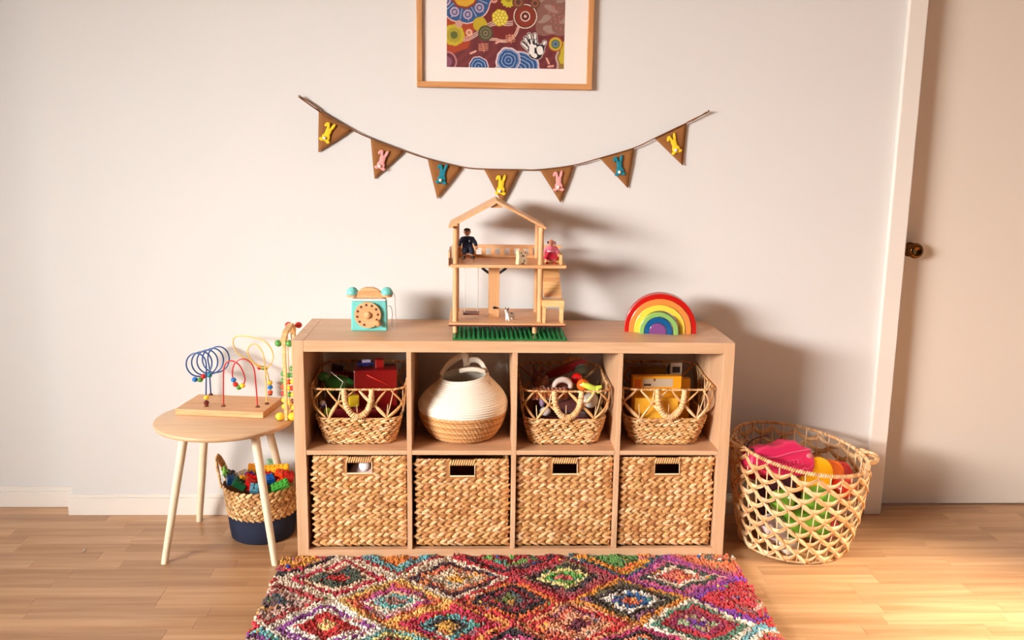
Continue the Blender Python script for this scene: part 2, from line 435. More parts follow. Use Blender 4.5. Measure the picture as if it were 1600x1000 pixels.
def rrect(s, hx, hy, rc=.05):     # rounded rectangle, s in [0,1) from front centre towards +x
    per = [(0, -1)]
    Lx = 2*(hx-rc); Ly = 2*(hy-rc); q = PI*rc/2; P = 2*Lx+2*Ly+4*q; d = (s % 1)*P
    segs = [('l', Lx/2), ('c', q), ('l', Ly), ('c', q), ('l', Lx), ('c', q), ('l', Ly), ('c', q), ('l', Lx/2)]
    x, y, a = 0, -hy, 0
    for kd, ln in segs:
        st = min(d, ln)
        if kd == 'l':
            x += math.cos(a)*st; y += math.sin(a)*st
        else:
            da = st/rc
            cx = x-math.sin(a)*rc; cy = y+math.cos(a)*rc
            a2 = a+da; x = cx+math.sin(a2)*rc; y = cy-math.cos(a2)*rc; a = a2
        d -= st
        if d <= 1e-9: break
    return Vector((x, y, 0)), Vector((math.sin(a), -math.cos(a), 0)), Vector((math.cos(a), math.sin(a), 0))

def open_basket(xc, label, seed, bw, tw, h, ztilt=0, backhandle=False):
    random.seed(seed)
    yb0 = .066; dp_t = .155; dp_b = .125
    yc = yb0+dp_b
    th = thing('open_weave_basket', label, 'storage basket', (xc, yc, SH), 0, 'open weave baskets in the upper cubes')
    def P(s, z):
        f = z/h; bulge = .007*math.sin(PI*min(1, f))
        hx = bw/2+(tw/2-bw/2)*f+bulge; hy = dp_b+(dp_t-dp_b)*f+bulge
        p, nrm, tg = rrect(s, hx, hy, .048)
        rise = .018*f*max(0, (p.y/hy))**2 - .004*f*math.cos(2*PI*s)
        return p+Vector((0, 0, z+rise+.004)), (nrm+Vector((0, 0, -.22))).normalized(), tg
    zs = h*.47
    b = MB()
    prof = []
    NS = 56; v = []; f = []
    for j, zz in enumerate((.002, zs)):
        for i in range(NS):
            p, nn, tg = P(i/NS, zz); v.append(p-nn*.004)
    for i in range(NS): f.append((i, (i+1) % NS, NS+(i+1) % NS, NS+i))
    f.append(tuple(range(NS)))
    b.add(v, f, (.2, .1, .05), True); b.obj('lining', M['backing'], th)
    nr = 6; ph = zs/nr
    for r in range(nr):
        b = MB(); nc = 40
        for i in range(nc):
            z = ph*(r+.5)
            for s in (1, -1):
                p, nn, tg = P((i+.5*(r % 2)+random.uniform(-.1, .1))/nc, z+s*ph*.22)
                a = s*math.radians(20+random.uniform(-9, 9))
                lobe(b, p, tg*math.cos(a)+Vector((0, 0, math.sin(a))), nn, .0175*random.uniform(.85, 1.15), ph*.32*random.uniform(.85, 1.2), .0055, jit(random.choice(TAN), .12), 6, 4)
        b.obj('braid', M['weave'], th)
    # open lattice
    nk = 11; zm = zs+(h-zs)*.52; zt = h-.004; z0 = zs+.002
    b = MB()
    def seg(sa, za, sb, zb, wd, thk, col, bow=.0, k=7):
        pts, nrm = [], []
        for i in range(k):
            u = i/(k-1); p, nn, tg = P(sa+(sb-sa)*u, za+(zb-za)*u+bow*math.sin(PI*u)); pts.append(p+nn*(.001+.002*math.sin(PI*u))); nrm.append(nn)
        strip(b, pts, nrm, wd, thk, col)
    for i in range(nk):
        s = (i+.5)/nk; js = random.uniform(-.12, .12)/nk; jz = random.uniform(-.006, .006)
        km, zk = s+js, zm+jz
        for ds, zz in ((-.5, z0), (.5, z0)):
            seg(km, zk, s+ds/nk+random.uniform(-.05, .05)/nk, zz, .0066*random.uniform(.75, 1.25), .0026, jit(random.choice(TAN[:6]), .1), random.uniform(-.004, .004))
        for ds in (-.42, .42):
            seg(km, zk, s+ds/nk, zt, .0052*random.uniform(.7, 1.3), .0024, jit(random.choice(TAN[:6]), .1), random.uniform(-.004, .004))
        seg(km, zk, s, zt, .0026, .0017, jit(TAN[5], .1))
        p, nn, tg = P(km, zk); lobe(b, p+nn*.002, tg+Vector((0, 0, .5)), nn, .010, .0068, .006, jit(TAN[3], .1))
        seg(s-.5/nk, z0, s-.5/nk, zm, .0018, .0013, jit(TAN[5], .1))
        if i % 2: seg(s-.5/nk, z0, s-.5/nk+.15/nk, zt, .002, .0013, jit(TAN[2], .1))
    b.obj('lattice', M['weave'], th)
    b = MB()
    NR = 110
    for i in range(NR):
        p, nn, tg = P(i/NR, h); lobe(b, p, tg+Vector((0, 0, .25)), nn, .009, .0042, .0045, jit(random.choice(TAN), .1), 5, 4)
    b.obj('rim', M['weave'], th)
    b = MB()
    NR = 80
    for i in range(NR):
        p, nn, tg = P(i/NR, zs+.001); lobe(b, p+nn*.001, tg+Vector((0, 0, .2)), nn, .011, .003, .004, jit(random.choice(TAN[:4]), .1), 5, 4)
    b.obj('waist_band', M['weave'], th)
    # wrapped rope handle hanging from the front rim
    def handle(cx, yoff, up, hh, hwid):
        pts = []; rr = []; K = 72
        for i in range(K+1):
            a = PI*i/K; f_ = math.sin(a)
            x = cx-hwid*math.cos(a)*(1 if f_ < .6 else 1); z = h+up*hh*(f_**.8)
            if up < 0:
                p, nn, tg = P(0.0, max(0, z)); y = p.y-.012*(.4+.6*f_)
            else: y = yoff
            pts.append((x, y, z+.002)); rr.append(.0088)
        b = MB(); b.tube(pts, rr, 10, TAN[2]); 
        for i in range(2, K-1, 3):
            p = Vector(pts[i]); q = Vector(pts[i+1])-Vector(pts[i-1])
            b2 = q.normalized(); nn = b2.orthogonal().normalized(); bb = b2.cross(nn)
            ring = [p+nn*(.0094*math.cos(u*PI/4))+bb*(.0094*math.sin(u*PI/4))+b2*(.0018*math.sin(u*PI/4)) for u in range(8)]
            b.tube(ring, .0024, 6, jit(TAN[random.choice((0, 1, 2, 5))], .16), True)
        b.obj('rope_handle', M['weave'], th)
    handle(.004, 0, -1, h*.47, .046)
    if backhandle: handle(.06, dp_t+.012, 1, .035, .04)
    return th
open_basket(.205, 'open weave basket in the far left upper cube, filled with dark red and green toys', 11, .235, .318, .202)
open_basket(.912, 'open weave basket in the third upper cube, filled with soft toys and coloured balls', 12, .235, .305, .198, backhandle=True)
open_basket(1.264, 'open weave basket in the far right upper cube, filled with yellow boxes', 13, .225, .322, .205)

# ------------------------------------------------------------------ belly basket (white over jute)
random.seed(3)
bx, by = .560, .168
th = thing('belly_basket', 'round belly basket, white cotton rope above and tan jute below, in an upper cube', 'basket', (bx, by, SH))
key = [(.0, .001), (.088, .001), (.107, .006), (.125, .028), (.140, .055), (.150, .085), (.156, .113), (.154, .134), (.139, .159), (.116, .183), (.094, .205), (.079, .224)]
sp = spline([(r, z, 0) for r, z in key[1:]], 16)
def squash(p):
    dx = p.x; dy = p.y; z = p.z
    if z < .1005:
        g = 1+.011*math.sin(math.atan2(dy, dx)*72+math.floor(z/.0078)*2.2); dx *= g; dy *= g
    f = max(0, (z-.12)/.11)
    return Vector((dx*(1-.03*f)+.004*f, dy*(1-.20*f)-.008*f, z+.016*f*(dx/.1)*.6+.012*f*(dy/.1)))
JUTE = [lin(c) for c in ((206, 150, 92), (190, 130, 74), (222, 170, 114))]
WHITE = [lin(c) for c in ((244, 232, 212), (236, 222, 200), (250, 240, 224))]
def coil(prof0, zsplit, name, inv=False, hi=False):
    pr = []; 
    acc = 0
    for i, p in enumerate(prof0):
        if i: acc += (p-prof0[i-1]).length
        pr.append((p.x+.0026*abs(math.sin(acc*PI/.0085)), p.y))
    b = MB()
    cb = JUTE if name == 'jute_body' else WHITE
    if name == 'jute_body': pr = pr[::3]
    b.lathe(pr, 240 if name == 'jute_body' else 96, cols=lambda j, a: tuple(x*(1+(.20 if name == 'jute_body' else .05)*math.sin(a*48+(j//5)*2.1)) for x in cb[(j//5) % 3]), fx=squash)
    return b.obj(name, M['rope'], th)
sp2 = spline([(r, z, 0) for r, z in key[1:]], 60)
zs_ = .100
o1 = coil([p for p in sp2 if p.y <= zs_+.001], zs_, 'jute_body'); o2 = coil([p for p in sp2 if p.y >= zs_-.0005], zs_, 'white_body')
for o in (o2,):
    md = o.modifiers.new('thick', 'SOLIDIFY'); md.thickness = .004; md.offset = -1
b = MB(); b.cyl((0, 0, .001), (0, 0, .005), .081, seg=48, col=JUTE[0]); b.obj('base', M['rope'], th)
b = MB()
def strap(pts, wd=.010, thk=.0045, n=10):
    p = spline(pts, n); b.tube(p, thk, 8, WHITE[1], False, [(0, 0, 1)]*len(p), wd)
strap([(-.078, -.012, .222), (-.055, .02, .250), (-.02, .045, .272), (.006, .05, .278), (.012, .052, .240)], .004, .013)
b.obj('handle', M['rope'], th)
b = MB()
strap([(.012, .056, .25), (.03, .055, .262), (.055, .04, .262), (.076, .018, .240), (.086, .0, .222)], .004, .011)
strap([(-.012, -.005, .236), (.02, -.014, .244), (.05, -.016, .244), (.075, -.012, .236)], .006, .009)
b.obj('handle', M['rope'], th)
b = MB()
for i in range(10): lobe(b, (.090+.002*i, -.045-.001*i, .208-.0055*i), (1, 0, .3), (.6, -.8, .3), .0045, .0018, .0018, lin((170, 130, 90)), 5, 4)
b.obj('stitching', M['rope'], th)

# ------------------------------------------------------------------ toy builder helpers
def toy(name, label, cat, fn, mat='plastic', loc=(0, 0, 0), rot=(0, 0, 0), group=None, bev=0):
    b = MB(); fn(b); o = b.obj(name, M[mat], None, bev); o.location = loc; o.rotation_euler = rot
    return tag(o, label, cat, group)
L_ = lin
# ---- basket far left: dark red box, green toy, yellow, blue, white string
tb = SH
G = 'toys in the far left upper basket'
def bxtoy(w_, d_, h_, col): return lambda b: b.box(-w_/2, w_/2, -d_/2, d_/2, 0, h_, L_(col))
t1 = thing('toy_crate', 'dark red plastic toy crate rising out of the far left open weave basket', 'toy', (.250, .20, tb+.07), .12, G)
b = MB(); b.box(-.075, .075, -.05, .05, 0, .17, L_((124, 10, 12))); b.obj('crate_body', M['plastic'], t1, .004)
b = MB(); b.tube([(-.03, -.0515, .155), (.065, -.0515, .105)], .0018, 6, L_((200, 40, 30))); b.obj('ridge', M['plastic'], t1)
b = MB(); b.box(.0, .03, -.02, .02, .17, .20, L_((140, 12, 14))); b.obj('knob_block', M['plastic'], t1, .003)
def lumps(cols, spread, n, r):
    def f(b):
        for i in range(n):
            rr = r*random.uniform(.6, 1.1)
            b.ell((random.uniform(-1, 1)*spread[0], random.uniform(-1, 1)*spread[1], random.uniform(0, 1)*spread[2]+rr), (rr, rr*.8, rr*.75), L_(random.choice(cols)), nu=14, nv=9)
    return f
random.seed(31)
def dino(b):
    g = L_((40, 110, 40)); b.ell((0, 0, .035), (.045, .025, .028), g, nu=16, nv=10); b.ell((-.045, 0, .062), (.02, .014, .016), g)
    b.tube([(-.03, 0, .045), (-.04, 0, .06)], .012, 8, g); b.tube([(.03, 0, .04), (.06, 0, .03), (.085, 0, .04)], [.016, .009, .002], 8, g)
    for sx in (-.022, .022):
        for sy in (-.014, .014): b.tube([(sx, sy, .03), (sx, sy, 0)], .008, 8, g)
    for i in range(6): b.ell((-.03+.013*i, 0, .062-.004*abs(i-2)), (.006, .002, .009), L_((150, 80, 30)))
toy('toy_dinosaur', 'dark green toy dinosaur lying in the far left open weave basket', 'toy', dino, 'plastic', (.122, .150, tb+.160), (0, 0, .3), G)
toy('toy_block', 'yellow toy block seen through the lattice of the far left open weave basket', 'toy block', bxtoy(.035, .025, .04, (214, 184, 30)), 'paint', (.185, .105, tb+.125), (0, 0, .3), G, .003)
toy('toy_ball', 'small lime green ball behind the lattice of the far left open weave basket', 'ball', lambda b: b.ell((0, 0, 0), .013, L_((170, 220, 60))), 'paint', (.098, .085, tb+.112), (0, 0, 0), G)
toy('toy_ball', 'small blue and white ball behind the lattice of the far left open weave basket', 'ball', lambda b: (b.ell((0, 0, 0), .012, L_((60, 100, 220))), b.ell((0, -.004, .004), .010, L_((235, 235, 245)))), 'paint', (.083, .085, tb+.138), (0, 0, 0), G)
toy('toy_box', 'dark wine red toy box low in the far left open weave basket', 'toy', bxtoy(.20, .06, .09, (100, 10, 16)), 'paint', (.205, .115, tb+.03), (0, 0, 0), G, .004)
toy('toy_car', 'small dark blue and white toy car on top of the dark red crate', 'toy', lambda b: (b.box(-.028, .028, -.014, .014, .005, .018, L_((40, 40, 120))), b.box(-.012, .018, -.012, .012, .018, .027, L_((190, 190, 220))), [b.cyl((sx, -.016, .006), (sx, .016, .006), .007, seg=12, col=L_((20, 20, 20))) for sx in (-.017, .017)]), 'plastic', (.215, .205, tb+.24), (0, 0, .2), G)
toy('metal_rod', 'thin bent silver rod sticking out of the far left open weave basket', 'rod', lambda b: b.tube([tuple(at(530, 610, 1, .05)), tuple(at(536, 597, 1, .06)), tuple(at(517, 581, 1, .08))], .0011, 6, L_((210, 205, 190))), 'plastic', (0, 0, 0), (0, 0, 0), G)
random.seed(32)
toy('toy_truck', 'dark red toy truck at the back of the far left open weave basket', 'toy', lambda b: (b.box(-.05, .05, -.02, .02, .01, .045, L_((120, 20, 20))), b.box(-.05, -.02, -.02, .02, .045, .065, L_((60, 30, 60))), [b.cyl((sx, -.024, .012), (sx, .024, .012), .012, seg=14, col=L_((25, 20, 20))) for sx in (-.03, .03)]), 'plastic', (.13, .265, tb+.165), (0, .2, .5), G, .002)

# ---- third basket: soft toys and balls
G = 'soft toys and balls in the third upper basket'
def bear(b):
    c = L_((140, 78, 50)); b.ell((0, 0, .03), (.06, .04, .035), c, nu=18, nv=12); b.ell((-.05, -.01, .06), (.026, .024, .024), c); b.ell((-.065, -.01, .082), .010, c); b.ell((-.038, -.01, .084), .010, c)
    b.ell((-.055, -.032, .056), (.010, .008, .008), L_((225, 190, 165)))
toy('teddy_bear', 'brown plush teddy lying in the third upper basket, muzzle forward', 'soft toy', bear, 'cloth', (.885, .15, tb+.135), (0, 0, .1), G)
def knit(b):
    for i in range(9): b.tube([(-.055+.0135*i, -.02, 0), (-.055+.0135*i, -.028, .015), (-.055+.0135*i, -.01, .026), (-.055+.0135*i, .03, .02)], .008, 8, jit(L_((176, 88, 34)), .12))
toy('knitted_toy', 'ribbed rust brown knitted toy along the front rim of the third upper basket', 'soft toy', knit, 'cloth', (.857, .085, tb+.165), (0, 0, 0), G)
def ringtoy(b):
    p = [(.026*math.cos(a)*1.15, 0, .024*math.sin(a)) for a in [PI*(-.15+1.2*i/18) for i in range(19)]]
    b.tube(p, [.007+.004*math.sin(PI*i/18) for i in range(19)], 10, L_((225, 205, 190)))
toy('curved_toy_handle', 'off-white curved toy piece standing up in the third upper basket', 'toy', ringtoy, 'plastic', (.905, .115, tb+.195), (0, 0, .2), G)
toy('toy_ball', 'bright red ball at the right of the third upper basket', 'ball', lambda b: b.ell((0, 0, 0), .020, L_((226, 24, 20)), nu=20, nv=14), 'paint', (.962, .175, tb+.208), (0, 0, 0), G)
toy('toy_ball', 'orange ball in front of the red ball in the third upper basket', 'ball', lambda b: b.ell((0, 0, 0), .022, L_((236, 104, 34)), nu=20, nv=14), 'paint', (.978, .125, tb+.197), (0, 0, 0), G)
def frog(b):
    c = L_((206, 226, 84)); b.tube(spline([(-.034, 0, .014), (-.012, -.004, .006), (.012, 0, -.002), (.036, 0, .004)], 5), [.007, .008, .009, .010, .010, .011, .011, .011, .011, .011, .010, .010, .009, .008, .006, .005], 8, c)
    b.tube([(.006, -.004, 0), (.004, -.010, -.018)], .006, 8, c); b.tube([(.018, -.004, 0), (.024, -.010, -.016)], .006, 8, c)
toy('toy_lizard', 'lime green rubber toy draped over the rim of the third upper basket', 'toy', frog, 'plastic', (.998, .048, tb+.208), (0, 0, 0), G)
toy('cloth_toy', 'red crumpled cloth at the back of the third upper basket', 'cloth', lambda b: (b.ell((0, 0, 0), (.075, .03, .018), L_((150, 10, 18)), Matrix.Rotation(-.35, 3, 'Y'), 18, 10), b.ell((.04, 0, .022), (.05, .025, .012), L_((160, 12, 20)), Matrix.Rotation(-.3, 3, 'Y'), 16, 8)), 'cloth', (.92, .27, tb+.215), (0, 0, 0), G)
toy('soft_rabbit', 'dusky mauve soft toy behind the rust knitted toy in the third upper basket', 'soft toy', lambda b: (b.ell((0, 0, .0), (.03, .025, .03), L_((110, 62, 62)), nu=16, nv=12), b.tube([(-.01, 0, .02), (-.018, 0, .05)], [.008, .006], 8, L_((110, 60, 60))), b.tube([(.012, 0, .02), (.016, 0, .045), (.03, -.004, .03)], [.008, .007, .005], 8, L_((150, 80, 78)))), 'cloth', (.825, .17, tb+.205), (0, 0, 0), G)
toy('soft_ball', 'grey white soft ball behind the lattice of the third upper basket', 'ball', lambda b: b.ell((0, 0, 0), .027, L_((205, 196, 180)), nu=20, nv=14), 'cloth', (1.003, .10, tb+.150), (0, 0, 0), G)
toy('white_soft_toy', 'small white soft toy low behind the lattice of the third upper basket', 'soft toy', lambda b: (b.ell((0, 0, 0), (.02, .015, .016), L_((240, 225, 220))), b.ell((-.012, 0, .036), (.010, .010, .02), L_((190, 160, 200)))), 'cloth', (.845, .09, tb+.112), (0, 0, 0), G)
toy('soft_blanket', 'dark plum soft blanket filling the bottom of the third upper basket', 'cloth', lambda b: (b.box(-.10, .10, -.075, .09, 0, .07, L_((84, 30, 34))), b.box(-.08, .09, -.055, .09, .07, .125, L_((104, 50, 44)))), 'cloth', (.912, .19, tb+.02), (0, 0, 0), G, .02)
toy('dark_green_ball', 'dark olive ball behind the red ball in the third upper basket', 'ball', lambda b: b.ell((0, 0, 0), .024, L_((66, 62, 34)), nu=20, nv=14), 'cloth', (.985, .235, tb+.222), (0, 0, 0), G)

# ---- far right basket: boxes
G = 'boxes in the far right upper basket'
def gamebox(name, label, u0, u1, v0, y, d, col, panel=None, tilt=0, zb_=None, extra=None):
    p0 = at(u0, v0, 1, y); p1 = at(u1, v0, 1, y); z0 = tb+.05 if zb_ is None else zb_
    th = thing(name, label, 'box', ((p0.x+p1.x)/2, y, z0), tilt, G)
    hw = (p1.x-p0.x)/2; hh = (p0.z+p1.z)/2-z0
    b = MB(); b.box(-hw, hw, 0, d, 0, hh, L_(col)); b.obj('carton', M['paint'], th, .0015)
    if panel:
        for i, (a0, a1, c0, c1, pc) in enumerate(panel):
            b = MB(); b.box(-hw+2*hw*a0, -hw+2*hw*a1, -.0008-.0003*i, .0, hh-c1, hh-c0, L_(pc)); b.obj('printed_panel', M['paint'], th)
    return th
gamebox('game_box', 'orange yellow box with a pale label standing at the front of the far right basket', 989, 1066, 588, .10, .03, (236, 160, 30), [(.20, .82, .008, .038, (196, 176, 150)), (.22, .37, .026, .034, (70, 50, 34)), (.42, .46, .008, .017, (110, 60, 30)), (.04, .16, .012, .05, (224, 110, 40))], .05)
gamebox('game_box', 'plain yellow box leaning at the right behind the labelled orange yellow box', 1062, 1079, 592, .165, .03, (238, 170, 40), None, -.1)
gamebox('game_box', 'olive brown box at the back left of the far right basket', 988, 1042, 573, .25, .03, (116, 82, 28), [(.4, .95, .006, .05, (130, 96, 26)), (.08, .3, .03, .06, (60, 50, 80))], .02)
gamebox('game_box', 'pale grey box with a dark picture at the back of the far right basket', 1048, 1066, 567, .24, .03, (190, 170, 150), [(.18, .85, .014, .036, (52, 42, 34)), (.1, .9, .05, .075, (190, 150, 170))], -.05)
gamebox('game_box', 'low amber box seen through the lattice of the far right basket', 992, 1060, 622, .062, .03, (240, 176, 50), None, 0, tb+.045)
toy('toy_ring', 'green and grey plastic ring standing beside the pale grey box in the far right basket', 'toy', lambda b: b.tube([(.014*math.cos(a), 0, .022*math.sin(a)) for a in np.linspace(0, 2*PI, 24)[:-1]], .004, 8, L_((120, 130, 40)), True), 'plastic', (1.322, .285, tb+.215), (0, 0, .2), G)

# ------------------------------------------------------------------ big round basket
random.seed(17)
bcx, bcy, rb, rt_ = 1.762, .128, .178, .232
th = thing('round_lattice_basket', 'big round open lattice basket on the floor right of the shelf, holding bright toys', 'basket', (bcx, bcy, 0))
def RP(th_, h):     # h 0..1
    r = rb+(rt_-rb)*h+.012*math.sin(PI*h)
    x = r*math.cos(th_)+.004*h; y = r*math.sin(th_)+.004*h
    zr = .360-.12*x+.085*y
    return Vector((x, y, .006+(zr-.006)*h)), Vector((math.cos(th_), math.sin(th_), -.12)).normalized(), Vector((-math.sin(th_), math.cos(th_), 0))
NT = 17; NRW = 10
cols = [L_(c) for c in ((232, 188, 136), (222, 172, 116), (242, 206, 160), (206, 152, 96), (236, 196, 146))]
for r in range(NRW):
    b = MB(); h0 = (r+.02)/(NRW+.55); h1 = (r+1.02)/(NRW+.55); off = .5*(r % 2)
    for i in range(NT):
        a = 2*PI*(i+off)/NT; da = PI/NT
        pts, nn_ = [], []
        k0 = a-.10*da; k1 = a+2*da*1.02; wj = random.uniform(.9, 1.2)
        for j in range(11):        # crescent leaf hanging from knot to knot
            u = j/10; p, nn, tg = RP(k0+(k1-k0)*u, h1+.006-(h1-h0)*.66*math.sin(PI*u)**.62); pts.append(p+nn*(.003+.004*math.sin(PI*u))); nn_.append(nn)
        b.tube(pts, [.0030]*11, 6, jit(random.choice(cols), .1), False, nn_, [.0092*wj*(.20+.80*math.sin(PI*v/10)) for v in range(11)])
        for dd in (0, 1):          # pair of leaves crossing over it towards the next knot
            pts, nn_ = [], []
            for j in range(7):
                u = j/6; p, nn, tg = RP(a+da*(.02+.22*dd*(1-u)+.92*u), h1+.016-.010*dd*(1-u)-(h1-h0+.010)*u); pts.append(p+nn*(.009-.002*dd+.003*math.sin(PI*u))); nn_.append(nn)
            strip(b, pts, nn_, .0060*random.uniform(.85, 1.2), .0028, jit(random.choice(cols), .12), 6, .45)
        pts, nn_ = [], []
        for j in range(6):
            u = j/5; p, nn, tg = RP(a-da*(.05+.75*u), h1+.010-(h1-h0)*.72*u); pts.append(p+nn*(.008)); nn_.append(nn)
        strip(b, pts, nn_, .0040, .0024, jit(random.choice(cols), .12), 6, .5)
        p, nn, tg = RP(a, h1+.010); lobe(b, p+nn*.008, tg*.4+Vector((0, 0, 1)), nn, .009, .0036, .005, jit(cols[3], .1), 6, 4)
    b.obj('lattice_row', M['weave'], th)
b = MB()
for i in range(NT*2):
    a = PI*(i)/NT+.02; b.tube([RP(a, h)[0] for h in np.linspace(0, 1, 9)], .0022, 6, jit(cols[2], .1))
b.obj('upright_rods', M['weave'], th)
b = MB(); K = 190
for i in range(K):
    p, nn, tg = RP(2*PI*i/K, 1.0); lobe(b, p, tg*.55+Vector((0, 0, .8)), nn, .0085, .0040, .0075, jit(random.choice(cols), .1), 5, 4)
b.obj('wrapped_rim', M['weave'], th)
b = MB(); K = 120
for i in range(K):
    p, nn, tg = RP(2*PI*i/K, .0); lobe(b, p+Vector((0, 0, .001)), tg+Vector((0, 0, .2)), nn, .0095, .0045, .0055, jit(random.choice(cols), .1), 5, 4)
b.cyl((0, 0, .001), (0, 0, .008), rb-.004, seg=48, col=cols[3])
b.obj('base', M['weave'], th)
for sd in (0, 1):
    b = MB(); a0 = -.10 if sd == 0 else PI+.10
    pts = []
    for i in range(25):
        u = i/24; a = a0+(u-.5)*.46; p, nn, tg = RP(a, 1); pts.append(p+nn*(.004+.030*math.sin(PI*u)**.8)+Vector((0, 0, .003+.006*math.sin(PI*u)-.030*u*(1 if sd == 0 else 0)*0)))
    for i in range(24):
        p = pts[i]; q = pts[i+1]-pts[i]
        for k in range(3):
            an = 2*PI*(i*.37+k/3); up = Vector((0, 0, 1)); sdv = q.cross(up).normalized()
            lobe(b, p+(up*math.sin(an)+sdv*math.cos(an))*.006, q.normalized()+up*.3*math.cos(an), up, .013, .005, .005, jit(random.choice(cols), .14), 6, 4)
    b.obj('rope_handle', M['weave'], th)

# toys in it
G = 'toys in the big round lattice basket'
def bag(name, label, c, r, col, **k):
    return toy(name, label, 'toy', lambda b: b.ell((0, 0, 0), r, L_(col), nu=24, nv=16), k.get('mat', 'plastic'), c, k.get('rot', (0, 0, 0)), G)
# pink carry case shaped like a small car
pc = thing('pink_toy_case', 'hot pink moulded plastic toy case on top of the big round basket', 'toy', (1.664, .070, .300), 0, G, rot=(math.radians(-14), math.radians(4), math.radians(8)))
pc.scale = (1.08, 1.05, 1.05)
PK = L_((222, 44, 92)); PK2 = L_((236, 84, 126))
poly = [(-.098, .0), (-.115, .022), (-.108, .052), (-.078, .074), (-.05, .083), (-.03, .081), (.0, .088), (.02, .100), (.048, .102), (.064, .088), (.095, .076), (.112, .050), (.116, .018), (.104, -.012), (.02, -.022), (-.06, -.016)]
b = MB(); b.prism(poly, -.045, .045, lambda a, z, h: (a, h, z), PK); b.obj('case_shell', M['plastic'], pc, .012, seg=4)
b = MB(); b.tube(spline([(-.100, -.047, .052), (-.04, -.049, .044), (.03, -.049, .062), (.095, -.047, .074)], 6), .0028, 6, PK2); b.obj('seam_ridge', M['plastic'], pc)
b = MB()      # raised lettering plate, unreadable in the photograph: a raised outline only
for pts in ([(.01, .012), (.07, .024), (.068, .044), (.012, .032)],):
    b.tube([(x, -.0455, z) for x, z in pts], .0016, 6, PK2, True)
for k in range(3): b.tube([(.024+.014*k, -.0455, .021+.003*k), (.024+.014*k, -.0455, .031+.003*k)], .0016, 6, PK2)
b.tube(spline([(.055, -.0455, -.004), (.075, -.046, .012), (.085, -.046, .008), (.105, -.0445, .022)], 5), .002, 6, PK2)
b.obj('raised_mark', M['plastic'], pc)
b = MB(); b.ell((.092, -.044, .052), (.012, .006, .009), L_((210, 120, 120))); b.obj('latch', M['plastic'], pc)
b = MB(); b.tube(spline([(-.10, .02, .05), (-.085, .03, .085), (-.05, .03, .105), (-.02, .02, .112)], 6), .0022, 6, L_((70, 20, 30))); b.ell((-.095, -.01, .058), (.018, .014, .012), L_((50, 20, 30))); b.obj('carry_loop', M['plastic'], pc)
def disc(name, label, u, v, y, r, col, ry=0.0):
    p = at(u, v, 1, y)
    return toy(name, label, 'toy', lambda b: (b.cyl((0, -.006, 0), (0, .006, 0), r, seg=48, col=L_(col)), b.tube([(r*.86*math.cos(a), -.007, r*.86*math.sin(a)) for a in np.linspace(0, 2*PI, 40)[:-1]], .002, 6, L_(col), True)), 'plastic', (p.x, y, p.z-r), (math.radians(-12), 0, ry), G, .002)
disc('toy_plate', 'yellow toy plate standing in the big round basket right of the pink case', 1278, 715, .06, .058, (250, 178, 20), .1)
disc('toy_plate', 'orange toy plate behind the yellow toy plate in the big round basket', 1298, 719, .085, .058, (240, 116, 24), .2)
disc('toy_plate', 'red toy plate behind the orange toy plate in the big round basket', 1314, 722, .11, .052, (214, 40, 30), .3)
def crateT(b):
    c = L_((112, 176, 44)); b.box(-.075, .075, -.05, .05, 0, .10, c)
toy('lime_toy_tub', 'lime green plastic tub seen through the lattice low in the big basket', 'toy', crateT, 'plastic', (1.775, .055, .07), (0, 0, .2), G, .015)
bag('lime_toy_ball', 'lime green ball behind the lattice at the middle of the big basket', (1.80, .015, .215), (.06, .05, .045), (108, 172, 46))
bag('lime_toy_bottle', 'rounded lime green toy at the left middle of the big basket', (1.672, .02, .205), (.045, .04, .04), (118, 178, 54))
bag('lilac_soft_toy', 'pale grey lilac soft toy at the lower left of the big basket', (1.66, .05, .09), (.055, .06, .05), (196, 176, 180), mat='cloth')
bag('red_soft_toy', 'dark red soft toy at the lower right of the big basket', (1.86, .10, .08), (.05, .06, .05), (170, 30, 40), mat='cloth')
bag('red_toy_drum', 'bright red round toy against the right side of the big basket', (1.905, .07, .235), (.045, .05, .04), (216, 50, 30))
bag('orange_toy_drum', 'orange round toy under the yellow plate in the big basket', (1.80, .10, .235), (.05, .035, .04), (236, 130, 30))
bag('maroon_cushion', 'dark maroon cushion filling the middle of the big basket', (1.74, .19, .14), (.10, .06, .12), (70, 16, 24), mat='cloth')
bag('crimson_toy_bag', 'crimson toy behind the pink case in the big basket', (1.645, .205, .26), (.055, .045, .05), (200, 24, 70))
bag('white_toy_bottle', 'white toy at the very bottom left of the big basket', (1.70, .0, .045), (.035, .03, .032), (226, 214, 200))

# ------------------------------------------------------------------ picture
FY = WY-.001
pf = thing('framed_picture', 'framed dot style painting with white mat hung high on the wall', 'picture', (.389, FY, 1.606), 0)
K_ = .6215/1470                     # metres per pixel of the working drawing
FH = .50; bw_ = .020; FW_ = .6215
fr = M['frame_wood']
b = MB(); b.box(0, FW_, -.022, 0, 0, bw_); b.obj('frame_bar', fr, pf, .0015)
b = MB(); b.box(0, FW_, -.022, 0, FH-bw_, FH); b.obj('frame_bar', fr, pf, .0015)
frz = wood('picture_frame_wood_upright', (192, 128, 72), (220, 160, 104), 2, 8, .4)
b = MB(); b.box(0, bw_, -.022, 0, bw_, FH-bw_); b.obj('frame_bar', frz, pf, .0015)
b = MB(); b.box(FW_-bw_, FW_, -.022, 0, bw_, FH-bw_); b.obj('frame_bar', frz, pf, .0015)
b = MB(); b.box(bw_, FW_-bw_, -.009, -.002, bw_, FH-bw_); b.obj('mat_board', M['mat'], pf)
b = MB(); b.box(bw_, FW_-bw_, -.0175, -.016, bw_, FH-bw_); b.obj('glass', M['glass'], pf)
